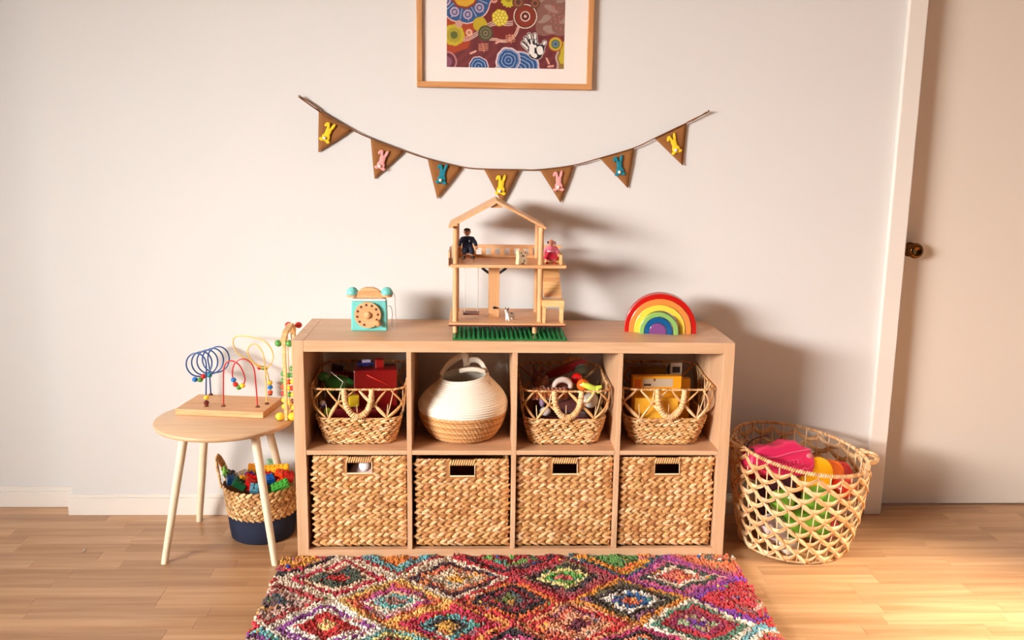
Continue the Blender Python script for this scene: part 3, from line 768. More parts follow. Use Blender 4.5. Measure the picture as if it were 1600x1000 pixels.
px0, px1 = (310-60)*K_, (1290-60)*K_; pz0 = (732-560)*K_-.002; pz1 = FH-.085
nx, nz = 330, int(330*(pz1-pz0)/(px1-px0))
gx, gz = np.meshgrid(np.linspace(px0, px1, nx), np.linspace(pz0, pz1, nz))
X = gx/K_+60; Y = 735-gz/K_ - 5     # drawing coordinates
wob = lambda a, b_, s: np.sin(X/a+s)*6+np.cos(Y/b_+s*2)*6
def cc(*c): return np.array(lin(c))
img = np.zeros(X.shape+(3,)); img[:] = cc(112, 44, 44)
img *= (1+.15*np.sin(X/17+Y/23+2*np.sin(Y/40)))[..., None]
def put(mask, c): img[mask] = cc(*c)
# upper continuation, outside the frame of the photograph: more of the same fields
def fieldc(cx, cy, R, rings, n=0, amp=0, ph=0, dots=None, rad=None):
    th_ = np.arctan2(Y-cy, X-cx); r = np.hypot(X-cx, Y-cy)/(1+(amp*np.abs(np.cos(n*th_/2+ph)) if n else 0))
    for q, c in rings: put(r < R*q, c)
    if rad:
        k, q0, q1, wd, c = rad; put((r < R*q1) & (r > R*q0) & (np.cos(k*th_) > wd), c)
    if dots:
        for q, nn, s, c in dots:
            for i in range(nn):
                a = 2*PI*i/nn; put(np.hypot(X-cx-R*q*math.cos(a), Y-cy-R*q*math.sin(a)) < s, c)
put((X > 1060+wob(30, 30, 1)) & (Y < 290+wob(20, 30, 2)), (138, 92, 80))
put((X > 1060+wob(30, 30, 1)) & (Y < 290+wob(20, 30, 2)) & (np.sin(X/28+np.sin(Y/30)*1.5)*np.cos(Y/26) > .25), (160, 130, 118))
put((X < 560-(Y-200)*.35) & (Y > 160) & (Y < 470-(X-310)*.35), (170, 62, 24))
e1 = 300+40*np.sin((X-330)/120); band = np.abs(Y-(470-(X-400)*.62-60*np.sin((X-400)/170)))
bm = (X < 860) & (X > 390) & (Y > 180)
fieldc(745, 160, 175, [(1.06, (216, 170, 150)), (1.0, (130, 50, 40)), (.98, (214, 172, 152)), (.93, (118, 34, 28))], 5, .12, .4)
for dy in (0, 16, 30):
    put(bm & (np.abs(Y-dy+150-(470-(X-400)*.35+25*np.sin((X-400)/60))) < 4), (216, 178, 160))
fieldc(750, 160, 62, [(1, (206, 176, 40)), ], 7, .12, .2, [(0, 1, 8, (240, 226, 120)), (.45, 6, 7, (240, 226, 120)), (.85, 11, 7, (240, 226, 120))])
fieldc(455, -20, 225, [(1.0, (222, 180, 170)), (.96, (46, 84, 130)), (.5, (140, 50, 30)), (.42, (214, 160, 40)), (.2, (150, 120, 40))], 9, .05, 0, [(.72, 9, 38, (196, 160, 176)), (.72, 9, 26, (60, 92, 136)), (.72, 9, 14, (190, 150, 160))], (18, .5, .9, .975, (206, 196, 210)))
fieldc(370, 305, 82, [(1, (196, 170, 34)), (.7, (170, 150, 44)), (.35, (96, 100, 40))], 9, .08)
fieldc(585, 215, 55, [(1, (190, 160, 30))], 5, .1)
fieldc(632, 285, 62, [(1, (78, 72, 50)), (.75, (120, 108, 66)), (.55, (84, 76, 54)), (.32, (140, 122, 90)), (.15, (70, 60, 40))])
fieldc(495, 283, 28, [(1, (226, 170, 140)), (.5, (190, 120, 90))])
fieldc(410, 215, 30, [(1, (200, 150, 130))])
fieldc(960, 145, 98, [(1, (232, 206, 186)), (.92, (70, 20, 16)), (.86, (136, 46, 24)), (.42, (232, 206, 186)), (.34, (100, 34, 22)), (.12, (230, 190, 170))])
fieldc(820, 10, 58, [(1, (200, 180, 40)), (.4, (160, 130, 30))], 14, .2)
fieldc(900, 35, 50, [(1, (110, 60, 40)), (.7, (150, 90, 60)), (.4, (90, 50, 36))]); fieldc(1040, 40, 42, [(1, (110, 60, 40)), (.7, (150, 90, 60)), (.4, (90, 50, 36))])
for (sx_, sy_, a) in ((1150, 60, .4), (1150, 250, 1.), (1230, 250, .2), (1100, 120, .8)): pass
for i in range(40):
    aa, bb = random.uniform(1130, 1290), random.uniform(60, 280); put(np.hypot(X-aa, Y-bb) < 6, (180, 110, 96))
fieldc(700, 15, 30, [(1, (206, 140, 120)), (.5, (160, 90, 80))])
def stroke(x0, y0, x1, y1, w_, c):
    d = np.hypot(x1-x0, y1-y0); u = np.clip(((X-x0)*(x1-x0)+(Y-y0)*(y1-y0))/d**2, 0, 1)
    put(np.hypot(X-x0-u*(x1-x0), Y-y0-u*(y1-y0)) < w_, c)
for (cx_, cy_) in ((840, 325), (615, 400)):
    for k in range(4): stroke(cx_-38, cy_-22+15*k, cx_+38, cy_-30+17*k, 4, (206, 130, 100))
    stroke(cx_-10, cy_-34, cx_+6, cy_+34, 4, (206, 130, 100))
for (x0, y0, x1, y1) in ((720, 362, 770, 340), (508, 450, 550, 432), (1145, 480, 1165, 520), (1160, 545, 1200, 540)): stroke(x0, y0, x1, y1, 8, (222, 160, 140))
# blue water hole fields
def blues(cx, cy, R, sx=1.0):
    th_ = np.arctan2(Y-cy, (X-cx)/sx); r = np.hypot((X-cx)/sx, Y-cy)*(1+.022*np.cos(9*th_+cx)+.03*np.sin(4*th_)); m_ = r < R
    put(m_, (228, 196, 196)); m_ = r < R-8; img[m_] = cc(38, 76, 128)
    ring = (np.mod(r, 27) < 5) & m_; img[ring] = cc(170, 190, 214)
blues(575, 555, 82); blues(825, 500, 106, 1.0); blues(900, 570, 150, 1.25); blues(825, 500, 100)
fieldc(310, 520, 85, [(1, (186, 120, 120)), (.85, (100, 40, 50)), (.5, (140, 80, 100))])
put((X > 1225+8*np.sin(Y/20)) & (Y > 350), (190, 160, 150)); put((X > 1240+8*np.sin(Y/20)) & (Y > 350), (150, 110, 50)); put((X > 1255+8*np.sin(Y/16)) & (Y > 340) & (Y < 520), (196, 170, 40))
fieldc(1217, 362, 62, [(1, (150, 60, 30)), (.88, (200, 160, 50)), (.6, (90, 110, 60)), (.38, (110, 130, 150)), (.2, (60, 80, 110))])
# hand print
for pas, c in ((9, (232, 214, 204)), (5, (28, 14, 18)), (0, (238, 226, 216))):
    hp = [(945, 360, 978, 396, 12), (965, 320, 998, 372, 11), (995, 292, 1020, 362, 11), (1042, 292, 1050, 356, 11), (1125, 350, 1108, 392, 11)]
    if pas: hp += [(1030, 400, 1060, 440, 44), (1080, 410, 1040, 440, 40)]
    else: hp = [(940, 362, 962, 382, 8), (972, 392, 980, 400, 9), (964, 322, 975, 344, 8), (985, 356, 993, 376, 7), (995, 292, 1003, 318, 9), (1012, 335, 1018, 362, 7), (1043, 290, 1046, 318, 9), (1050, 335, 1052, 352, 7), (1125, 350, 1120, 362, 11), (1018, 385, 1018, 430, 22), (1030, 450, 1048, 460, 18), (1085, 405, 1090, 425, 26), (1045, 380, 1050, 385, 10)]
    for q in hp: stroke(q[0], q[1], q[2], q[3], q[4]+pas, c)
vv = np.stack([gx.ravel(), np.full(gx.size, -.0096), gz.ravel()], 1)
ff = [(j*nx+i, j*nx+i+1, (j+1)*nx+i+1, (j+1)*nx+i) for j in range(nz-1) for i in range(nx-1)]
b = MB(); b.v = [tuple(p) for p in vv]; b.f = ff; b.c = [tuple(c) for c in np.clip(img.reshape(-1, 3), 0, 1)]; b.sm = [False]*len(ff)
b.obj('art_print', M['print'], pf)

# ------------------------------------------------------------------ bunting
bu = thing('bunny_bunting', 'string of seven brown burlap flags with felt bunnies strung across the wall', 'bunting', tuple(at(785, 266, 1, .394)))
bo = Vector(bu.location); BY = .394
def Bp(u, v, y=BY): return at(u, v, 1, y)-bo
flags = [((498, 172), (551, 203), (497, 238), (512, 208), 24, 'y'), ((579, 216), (632, 236), (585, 280), (597, 251), 16, 'p'), ((668, 248), (723, 261), (683, 311), (691, 273), 8, 't'), ((756, 264), (812, 265), (785, 318), (783, 290), 4, 'y'),
         ((843, 265), (897, 258), (876, 317), (873, 284), -2, 'p'), ((937, 247), (991, 231), (981, 294), (968, 260), -8, 't'), ((1023, 216), (1073, 192), (1067, 259), (1054, 226), -22, 'y')]
cp = [(468, 151), (484, 160), (499, 171)]
for f in flags: cp += [f[0], f[1]]
cp += [(1086, 186), (1106, 174)]
pts = [Bp(u, v, .390) for u, v in cp]
b = MB(); b.tube(spline(pts, 5), .0022, 6)
b.tube([Bp(469, 153, .388), Bp(499, 174, .389)], .0028, 6); b.tube([Bp(1074, 191, .389), Bp(1105, 176, .388)], .0025, 6)
b.obj('cord', M['twine'], bu)
for a, c, tip, bc, ang, k in flags:
    b = MB(); A, B_, Tp = Bp(*a), Bp(*c), Bp(*tip)
    n_ = 8; v = []
    for i in range(n_+1):
        for j in range(n_+1-i):
            p = A+(B_-A)*(j/n_)+(Tp-A)*(i/n_); p.y += .0035*math.sin(j*1.3+i*.9+a[0])*(i/n_); v.append(p)
    idx = {}; q = 0
    for i in range(n_+1):
        for j in range(n_+1-i): idx[(i, j)] = q; q += 1
    f_ = []
    for i in range(n_):
        for j in range(n_-i):
            f_.append((idx[(i, j)], idx[(i, j+1)], idx[(i+1, j)]))
            if j < n_-i-1: f_.append((idx[(i, j+1)], idx[(i+1, j+1)], idx[(i+1, j)]))
    b.add(v, f_, (.5, .5, .5), True)
    fo = b.obj('flag', M['burlap'], bu); md = fo.modifiers.new('t', 'SOLIDIFY'); md.thickness = .0015
    R = Matrix.Rotation(math.radians(ang), 3, 'Y'); c0 = Bp(*bc, BY-.006); s_ = .001
    def E(b, x, z, rx, rz, an=0): b.ell(c0+R @ Vector((x*s_, 0, z*s_)), (rx*s_, .0022, rz*s_), (.5,)*3, R @ Matrix.Rotation(math.radians(an), 3, 'Y'), 14, 6)
    b = MB(); E(b, 0, -16, 15, 15); E(b, 0, 0, 10.5, 12); E(b, 0, 9, 11, 10); E(b, 9, 26, 5.5, 15, 14); E(b, -6, 22, 5.4, 12, -10); E(b, -11, 31, 8, 5.6, -12); E(b, -16, 25, 5, 7, 20); E(b, -13, -28, 8, 6); E(b, 12, -28, 8, 6)
    bo_ = b.obj('bunny', M[{'y': 'felt_yellow', 'p': 'felt_pink', 't': 'felt_teal'}[k]], fo); bo_['label'] = {'y': 'yellow', 'p': 'pink', 't': 'teal'}[k]+' felt bunny'
    b = MB(); b.ell(c0+R @ Vector((-3*s_, -.005, -20*s_)), .0058, (.5,)*3, None, 12, 8); b.obj('pompom_tail', M['pompom'], fo)
for (u, v, lb) in ((468, 151, 'small steel pin holding the left end of the bunting'), (1106, 174, 'small steel pin holding the right end of the bunting')):
    p = at(u, v, 1, .388); b = MB(); b.cyl((0, .017, 0), (0, -.004, 0), .0012, seg=8); b.ell((0, -.006, 0), (.0052, .003, .0052), nu=12, nv=8)
    o = tag(b.obj('wall_pin', M['steel'], None), lb, 'pin'); o.location = p

# ------------------------------------------------------------------ toy telephone
ph = thing('toy_telephone', 'aqua wooden toy rotary telephone standing on the left of the shelf top', 'toy', (.2345, .19, H), math.radians(2))
b = MB(); b.prism([(-.062, 0), (.062, 0), (.060, .105), (-.060, .105)], -.028, .03, lambda a, z, h: (a, h, z)); b.obj('body', M['aqua'], ph, .005, seg=3)
b = MB(); b.box(-.057, .057, -.030, .03, .1055, .112); b.obj('cradle', M['white'], ph, .002)
b = MB(); dz = .058; cxx = -.004
seg = 40
b.cyl((cxx, -.0285, dz), (cxx, -.040, dz), .045, seg=48); b.obj('dial', M['beech_x'], ph, .0015)
b = MB()
for i in range(10):
    a = math.radians(-28+i*31); b.cyl((cxx+.0355*math.cos(a), -.0395, dz+.0355*math.sin(a)), (cxx+.0355*math.cos(a), -.0404, dz+.0355*math.sin(a)), .0046, seg=14)
b.obj('finger_holes', M['brown'], ph)
b = MB(); b.ell((cxx, -.042, dz), (.013, .008, .013), nu=16, nv=10); b.obj('dial_hub', M['beech'], ph)
b = MB(); b.tube([(.026, -.044, .040), (.034, -.046, .026), (.036, -.046, .022)], [.006, .010, .009], 10); b.obj('finger_stop', M['frame_wood'], ph)
b = MB()
hp = [(-.048, .125), (-.030, .142), (-.012, .149), (.012, .149), (.030, .142), (.048, .125), (.048, .113), (.02, .113), (-.02, .113), (-.048, .113)]
b.prism(hp, -.012, .012, lambda a, z, h: (a, h, z)); b.obj('handset', M['beech_x'], ph, .002)
for sx in (-.058, .060):
    b = MB(); b.lathe([(.001, .026), (.010, .024), (.017, .018), (.0208, .008), (.021, 0), (.001, 0)], 28, (sx, 0, .124)); hc = b.obj('handset_cap', M['aqua'], ph)
    b = MB(); b.cyl((sx, 0, .116), (sx, 0, .1239), .018, .020, 24); b.obj('handset_disc', M['beech'], ph)
b = MB(); b.tube(spline([(.080, 0, .128), (.087, 0, .120), (.088, .0, .09), (.090, 0, .05), (.094, -.005, .028), (.088, -.02, .006), (.080, -.015, .004), (.077, 0, .03), (.078, .01, .055), (.072, .015, .078), (.061, .01, .082)], 6), .0011, 6); b.obj('cord', M['cord'], ph)

# ------------------------------------------------------------------ rainbow
RB = [(.1245, .1085, .1375, .120, (190, 18, 10), 'red', 0, 0), (.1075, .0890, .120, .1005, (246, 136, 62), 'orange', -.001, -.004), (.088, .0675, .100, .0795, (244, 204, 70), 'yellow', -.0025, -.008),
      (.0665, .0505, .0765, .0615, (136, 180, 98), 'green', -.006, -.030), (.0495, .0305, .0595, .040, (10, 84, 136), 'blue', -.009, -.028), (.0295, 0, .0385, 0, (128, 70, 130), 'violet', -.010, -.026)]
p0 = at(975, 518, 2, H); p1 = at(1088, 522, 2, H); ra = math.atan2(p1.y-p0.y, p1.x-p0.x); rc = (p0+p1)/2
for Ro, Ri, ho, hi, col, nm, dx, dy in RB:
    b = MB(); K = 36
    so_, si_ = ho-Ro, (hi-Ri if Ri else 0)
    out = [(Ro*math.cos(PI*i/K), so_+Ro*math.sin(PI*i/K)) for i in range(K+1)]
    out = [(Ro, 0)]+out+[(-Ro, 0)]
    if Ri:
        inn = [(Ri, 0)]+[(Ri*math.cos(PI*i/K), si_+Ri*math.sin(PI*i/K)) for i in range(K+1)]+[(-Ri, 0)]
        n_ = len(out); v = [(a, h, z) for h in (0, .05) for (a, z) in out+inn]
        f_ = []
        for i in range(n_-1):
            f_ += [(i, i+1, n_+i+1, n_+i), (2*n_+i, 3*n_+i, 3*n_+i+1, 2*n_+i+1), (i, 2*n_+i, 2*n_+i+1, i+1), (n_+i, n_+i+1, 3*n_+i+1, 3*n_+i)]
        for i in (0, n_-1): f_.append((i, n_+i, 3*n_+i, 2*n_+i))
        b.add(v, f_, L_(col))
    else: b.prism(out, 0, .05, lambda a, z, h: (a, h, z), L_(col))
    o = b.obj('rainbow_arch', M['paint'], None, .0015)
    o.location = rc+Vector((dx*math.cos(ra)-dy*math.sin(ra)*1, dx*math.sin(ra)+dy, 0)); o.rotation_euler = (0, 0, ra)
    tag(o, ('%s half round centre block of the wooden rainbow on the shelf top' if nm == 'violet' else '%s arch of the nested wooden rainbow on the shelf top') % nm, 'toy', 'nested wooden rainbow blocks')

# ------------------------------------------------------------------ green base plate
gp = thing('stud_plate', 'green studded plastic building plate lying under the wooden dollhouse', 'building plate', (.7165, .2085, H))
b = MB(); b.box(-.1905, .1905, -.1905, .1905, .0004, .0062); b.obj('plate', M['green'], gp, .0015)
b = MB()
for i in range(24):
    for j in range(24):
        x = -.1905+.0159*(i+.5); y = -.1905+.0159*(j+.5)
        b.cyl((x, y, .006), (x, y, .0105), .0047, seg=12)
so2 = b.obj('studs', M['green'], gp); so2['kind'] = 'stuff'
PZ = H+.0105

# ------------------------------------------------------------------ dollhouse
dh = thing('dollhouse', 'open sided two storey wooden dollhouse with gable roof on the shelf top', 'dollhouse', (.512, .060, PZ))
z1 = .820-PZ; zu = 1.0155-PZ; dpt = .29
bw = M['beech_x']; bz = M['beech']
part('ground_floor', bw, dh, (0, .392, 0, dpt, z1-.011, z1), bev=.001)
part('floor_edge', M['darkred'], dh, (0, .392, -.0008, .0, z1-.011, z1-.006), bev=0)
for x in (.022, .292):
    for y in (.035, dpt-.03):
        b = MB(); b.cyl((x, y, 0), (x, y, z1-.0112), .009, seg=16); b.obj('foot', bz, dh, .001)
part('upper_floor', bw, dh, (.006, .392, .01, .225, zu-.010, zu), bev=.001)
ze = 1.137-PZ
for x in (.022, .307):
    for y in (.030, .215):
        b = MB(); b.cyl((x, y, z1+.0002), (x, y, zu-.0102), .0092, seg=18); b.obj('post', bz, dh)
        b = MB(); b.cyl((x, y, zu+.0002), (x, y, ze+.004), .0092, seg=18); b.obj('post', bz, dh)
za = 1.222-PZ; xa = .157
for sg, x_e in ((-1, .002), (1, .318)):
    b = MB(); A = Vector((x_e, 0, ze)); Bq = Vector((xa, 0, za)); dr_ = (Bq-A).normalized(); nn = Vector((-dr_.z, 0, dr_.x)) if sg < 0 else Vector((dr_.z, 0, -dr_.x))
    if nn.z < 0: nn = -nn
    v = [A, Bq, Bq+Vector((0, 0, .009)), A+nn*.0075]
    vs = [p+Vector((0, -.012, 0)) for p in v]+[p+Vector((0, .235, 0)) for p in v]
    b.add(vs, [(0, 1, 2, 3), (4, 7, 6, 5), (0, 4, 5, 1), (1, 5, 6, 2), (2, 6, 7, 3), (3, 7, 4, 0)]); b.obj('roof_panel', bw, dh, .0008)
b = MB(); b.prism([(xa-.022, za-.016), (xa, za-.002), (xa+.022, za-.016)], .0, .01, lambda a, z, h: (a, h, z)); b.obj('gable_block', M['frame_wood'], dh)
# back balustrade with square windows
bb_ = []; zb0, zb1 = zu+.0002, zu+.046; yb = .219
bb_.append((.006, .392, yb, yb+.006, zb0, zb0+.010)); bb_.append((.006, .392, yb, yb+.006, zb1-.012, zb1))
xs = [.006, .064]+[.064+.0305*k for k in range(1, 10)]
x = .010
bb_.append((.006, .058, yb, yb+.006, zb0+.010, zb1-.012))
for k in range(9):
    xx = .058+.0335*k+.018; bb_.append((xx, min(xx+.0155, .392), yb, yb+.006, zb0+.010, zb1-.012))
part('balustrade', bw, dh, *bb_, bev=.0008)
part('side_rail', bz, dh, (-.002, .0045, .02, .21, zu-.010, zu+.040), bev=.001)
part('rail_slot', M['brown'], dh, (-.0012, .0052, .0185, .0199, zu-.004, zu+.022), bev=0)
part('end_rail', M['pine'], dh, (.372, .380, .03, .16, zu+.0002, zu+.034), bev=.001)
# tree trunk
part('tree_trunk', M['beech'], dh, (.134, .172, .11, .135, z1+.0002, zu-.0102), bev=.001)
for sg in (-1, 1):
    b = MB(); b.tube([(.153+sg*.0175, .122, zu-.043), (.153+sg*.042, .115, zu-.024)], .0045, 8); b.obj('branch', M['black'], dh)
b = MB(); b.cyl((.156, .112, z1+.035), (.156, .098, z1+.035), .004, seg=10); b.cyl((.150, .102, z1+.035), (.164, .102, z1+.035), .003, seg=8); b.obj('peg', M['black'], dh)
# swing
b = MB(); b.box(.047, .103, .062, .112, z1+.016, z1+.022); b.obj('swing_seat', M['brown'], dh, .001)
for x in (.052, .098):
    b = MB(); b.tube([(x, .087, z1+.022), (x, .087, zu-.0102)], .0016, 6); b.obj('swing_rope', M['white'], dh)
# slide of boards and the landing table
slx0, slx1 = .322, .384
P0 = Vector((0, .175, zu-.012)); P1 = Vector((0, .055, z1+.083)); N = 7
for i in range(N):
    A = P0+(P1-P0)*(i/N); Bq = P0+(P1-P0)*((i+.94)/N); b = MB(); ex = .004*i/N
    vs = [(slx0-ex+.002, A.y, A.z), (slx1+ex-.004, A.y, A.z), (slx1+ex-.004, Bq.y, Bq.z), (slx0-ex+.002, Bq.y, Bq.z)]
    b.add([Vector(p)+Vector((0, 0, d)) for d in (-.004, .001*(i % 2)) for p in vs], [(0, 3, 2, 1), (4, 5, 6, 7), (0, 1, 5, 4), (1, 2, 6, 5), (2, 3, 7, 6), (3, 0, 4, 7)])
    b.obj('slide_board', M['pine'] if i % 3 else M['beech_x'], dh, .0006)
part('landing', M['pine'], dh, (.314, .388, .006, .053, z1+.055, z1+.078), bev=.0015)
for x in (.315, .375):
    for y in (.008, .042): part('landing_leg', M['pine'], dh, (x, x+.011, y, y+.009, z1+.0002, z1+.0548), bev=.0008)
DH = Vector(dh.location)
def DP(x, y, z): return DH+Vector((x, y, z))
# small stool and doll in dark uniform
st = thing('toy_stool', 'tiny wooden stool on the upper floor of the dollhouse under the doll in uniform', 'stool', DP(.060, .075, zu+.0004))
part('seat', M['beech_x'], st, (-.020, .020, -.014, .014, .030, .034), bev=.001)
for x in (-.017, .014):
    for y in (-.011, .008): part('leg', M['beech'], st, (x, x+.003, y, y+.003, 0, .0298), bev=0)
def doll(th, body, legs, skin, hair, shoe, sc=1.0, arm=None, capcol=None):
    # seated doll: origin at seat surface; body one continuous skinned figure, clothes and hair as children
    def sk(name, vs, es, rad, mat_rgb, mat='cloth'):
        me = bpy.data.meshes.new(name); me.from_pydata([tuple(Vector(v)*sc) for v in vs], es, []); o = bpy.data.objects.new(name, me); C.objects.link(o); o.parent = th
        o.modifiers.new('s', 'SKIN'); 
        for i, r in enumerate(rad): me.skin_vertices[0].data[i].radius = (r*sc, r*sc)
        me.skin_vertices[0].data[0].use_root = True
        md = o.modifiers.new('ss', 'SUBSURF'); md.levels = 2; md.render_levels = 2; md2 = o.modifiers['s']; md2.use_smooth_shade = True
        me.materials.append(pm(name+'_cloth', mat_rgb, .85, .12, 300, .1)); return o
    bm_ = MB(); g = .1
    def ensure(me): pass
    # body
    for nm, vs, es, rad, c in (
        ('figure_body', [(0, 0, .011), (0, .001, .026), (0, 0, .039), (0, 0, .048), (-.015, 0, .039), (-.023, -.004, .028), (-.025, -.013, .019), (.015, 0, .039), (.024, -.004, .028), (.026, -.013, .019), (-.011, -.022, .009), (-.013, -.025, -.006), (.011, -.022, .009), (.014, -.025, -.006)],
         [(0, 1), (1, 2), (2, 3), (2, 4), (4, 5), (5, 6), (2, 7), (7, 8), (8, 9), (0, 10), (10, 11), (0, 12), (12, 13)],
         [.014, .0135, .011, .005, .008, .0065, .0050, .008, .0065, .0050, .0095, .0070, .0095, .0070], body),):
        me = bpy.data.meshes.new(nm); b = bmesh.new(); lay = b.verts.layers.skin.verify()
        V = [b.verts.new(Vector(v)*sc) for v in vs]; b.verts.ensure_lookup_table()
        for e_ in es: b.edges.new((V[e_[0]], V[e_[1]]))
        for i, r in enumerate(rad): V[i][lay].radius = (r*sc, r*sc); V[i][lay].use_root = (i == 0)
        b.to_mesh(me); b.free(); me.materials.append(pm('doll_cloth', c, .85, .15, 300, .1))
        o = bpy.data.objects.new(nm, me); C.objects.link(o); o.parent = th
        md = o.modifiers.new('s', 'SKIN'); md.use_smooth_shade = True; md = o.modifiers.new('ss', 'SUBSURF'); md.levels = 2; md.render_levels = 2
    b = MB(); b.ell((0, -.001, .060*sc), (.0098*sc, .0095*sc, .0115*sc), L_(skin), nu=18, nv=12); b.ell((0, -.0105*sc, .0585*sc), .0018*sc, L_(skin), nu=8, nv=6)
    for sx in (-1, 1): b.ell((sx*.0038*sc, -.0098*sc, .0618*sc), .0012*sc, L_((20, 14, 12)), nu=8, nv=6); b.ell((sx*.0098*sc, 0, .060*sc), (.0015*sc, .002*sc, .003*sc), L_(skin), nu=8, nv=6)
    b.tube([(-.003*sc, -.0095*sc, .0545*sc), (0, -.0102*sc, .0538*sc), (.003*sc, -.0095*sc, .0545*sc)], .0005*sc, 5, L_((150, 50, 40)))
    b.obj('head', M['paint'], th)
    for sx in (-1, 1):
        b = MB(); hx = -.0258 if sx < 0 else .0268
        b.ell((hx*sc, -.016*sc, .0155*sc), (.0036*sc, .003*sc, .0045*sc), L_(skin), nu=10, nv=7)
        for k in range(4): b.tube([((hx-.0024+.0016*k)*sc, -.0165*sc, .013*sc), ((hx-.0026+.0017*k)*sc, -.0178*sc, .0092*sc)], .0008*sc, 5, L_(skin))
        b.tube([((hx-sx*.003)*sc, -.016*sc, .016*sc), ((hx-sx*.0052)*sc, -.0178*sc, .013*sc)], .0009*sc, 5, L_(skin)); b.obj('hand', M['paint'], th)
    for hx in (-.0135, .0145):
        b = MB(); b.ell((hx*sc, -.0295*sc, -.0135*sc), (.006*sc, .0095*sc, .0052*sc), L_(shoe), nu=14, nv=8); b.obj('shoe', M['paint'], th)
    return th
pd = thing('toy_doll', 'doll in dark navy uniform and cap seated on the tiny stool in the dollhouse', 'doll', DP(.060, .072, zu+.036), math.radians(8))
doll(pd, (20, 24, 44), (20, 20, 24), (190, 130, 90), (20, 20, 20), (24, 20, 22), 1.12)
b = MB(); b.ell((0, .002, .0735), (.0118, .0120, .0070), L_((18, 16, 20)), nu=16, nv=8); b.ell((0, -.010, .0735), (.0085, .005, .0014), L_((14, 12, 14)), nu=12, nv=6); b.obj('cap', M['cloth'], pd)
b = MB(); b.ell((.006, -.0135, .038), (.0026, .001, .0026), L_((190, 200, 210)), nu=10, nv=6); b.obj('badge', M['paint'], pd)
# pink doll on a block
blk = tag(MB().obj('x', M['pine'], None) if False else part('wooden_block', M['beech_x'], None, (-.024, .024, -.016, .016, 0, .013)), 'small wooden block under the pink doll on the dollhouse upper floor', 'block')
blk.location = DP(.348, .085, zu+.0004)
pk = thing('toy_doll', 'doll in pink top, crimson skirt and red shoes at the right end of the dollhouse', 'doll', DP(.346, .082, zu+.0145), math.radians(-6))
doll(pk, (236, 120, 140), (200, 30, 60), (222, 150, 120), (60, 24, 20), (190, 20, 16), .92)
b = MB(); b.lathe([(.014, .024), (.019, .016), (.025, .008), (.028, .001), (.022, .0)], 24, (0, -.006, .0006), L_((206, 22, 62))); b.obj('skirt', M['cloth'], pk)
b = MB(); b.lathe([(.0140, .028), (.0160, .024), (.0150, .020)], 20, (0, 0, 0), L_((250, 220, 225))); b.obj('sash', M['cloth'], pk)
b = MB(); b.ell((-.001, .003, .056), (.0092, .0085, .0085), L_((150, 60, 40)), nu=14, nv=8); b.ell((-.0105, 0, .055), .0048, L_((90, 24, 24))); b.ell((.0115, 0, .052), (.006, .005, .008), L_((244, 190, 190))); b.obj('hair', M['cloth'], pk)
# wooden dog and little white dog
dg = thing('wooden_toy_dog', 'cream block cut-out dog with dark eye, nose and spot on the dollhouse upper floor', 'toy', DP(.243, .034, zu+.0004), math.radians(30))
b = MB(); b.prism([(-.018, 0), (-.008, 0), (-.006, .006), (.008, .006), (.010, 0), (.018, 0), (.017, .020), (.015, .034), (.018, .044), (.013, .050), (.008, .045), (-.008, .045), (-.012, .052), (-.019, .046), (-.016, .030)], -.008, .010, lambda a, z, h: (a, h, z), L_((232, 206, 164))); b.obj('body', M['paint'], dg, .0015)
for nm, sh_ in (('eye', ((-.007, .039, .0022, .003),)), ('eye', ((.010, .040, .0022, .003),)), ('muzzle', ((0, .030, .0035, .0022), (-.004, .0275, .002, .002), (.004, .0275, .002, .002))), ('spot', ((.005, .012, .0025, .0035),))):
    b = MB()
    for (x, z, rx, rz) in sh_: b.ell((x, -.0083, z), (rx, .0008, rz), L_((50, 20, 16)), nu=12, nv=6)
    b.obj(nm, M['paint'], dg)
wd = thing('toy_terrier', 'little white toy dog with grey patches standing on the dollhouse ground floor', 'toy', DP(.207, .045, z1+.0004), math.radians(52))
WC = L_((244, 236, 226)); GC = L_((120, 104, 96))
def skfig(name, par, vs, es, rad, mat):
    me = bpy.data.meshes.new(name); b = bmesh.new(); lay = b.verts.layers.skin.verify()
    V = [b.verts.new(v) for v in vs]
    for e_ in es: b.edges.new((V[e_[0]], V[e_[1]]))
    for i, r in enumerate(rad): V[i][lay].radius = (r, r); V[i][lay].use_root = (i == 0)
    b.to_mesh(me); b.free(); me.materials.append(mat); o = bpy.data.objects.new(name, me); C.objects.link(o); o.parent = par
    md = o.modifiers.new('s', 'SKIN'); md.use_smooth_shade = True; md = o.modifiers.new('ss', 'SUBSURF'); md.levels = 2; md.render_levels = 2
skfig('body', wd, [(.012, 0, .020), (.0, 0, .020), (-.012, 0, .021), (-.018, 0, .031), (-.021, 0, .038), (-.030, 0, .036), (-.013, .005, .010), (-.013, .005, .002), (-.013, -.005, .010), (-.013, -.005, .002), (.014, .005, .012), (.017, .005, .008), (.015, .005, .002), (.014, -.005, .012), (.017, -.005, .008), (.015, -.005, .002), (.022, 0, .030)],
      [(0, 1), (1, 2), (2, 3), (3, 4), (4, 5), (2, 6), (6, 7), (2, 8), (8, 9), (0, 10), (10, 11), (11, 12), (0, 13), (13, 14), (14, 15), (0, 16)],
      [.0075, .0075, .009, .006, .0075, .004, .0036, .003, .0036, .003, .004, .0032, .003, .004, .0032, .003, .002], M['white'])
for sy in (-1, 1):
    b = MB(); b.ell((-.018, sy*.0055, .044), (.003, .0015, .006), GC, nu=10, nv=6); b.obj('ear', M['paint'], wd)
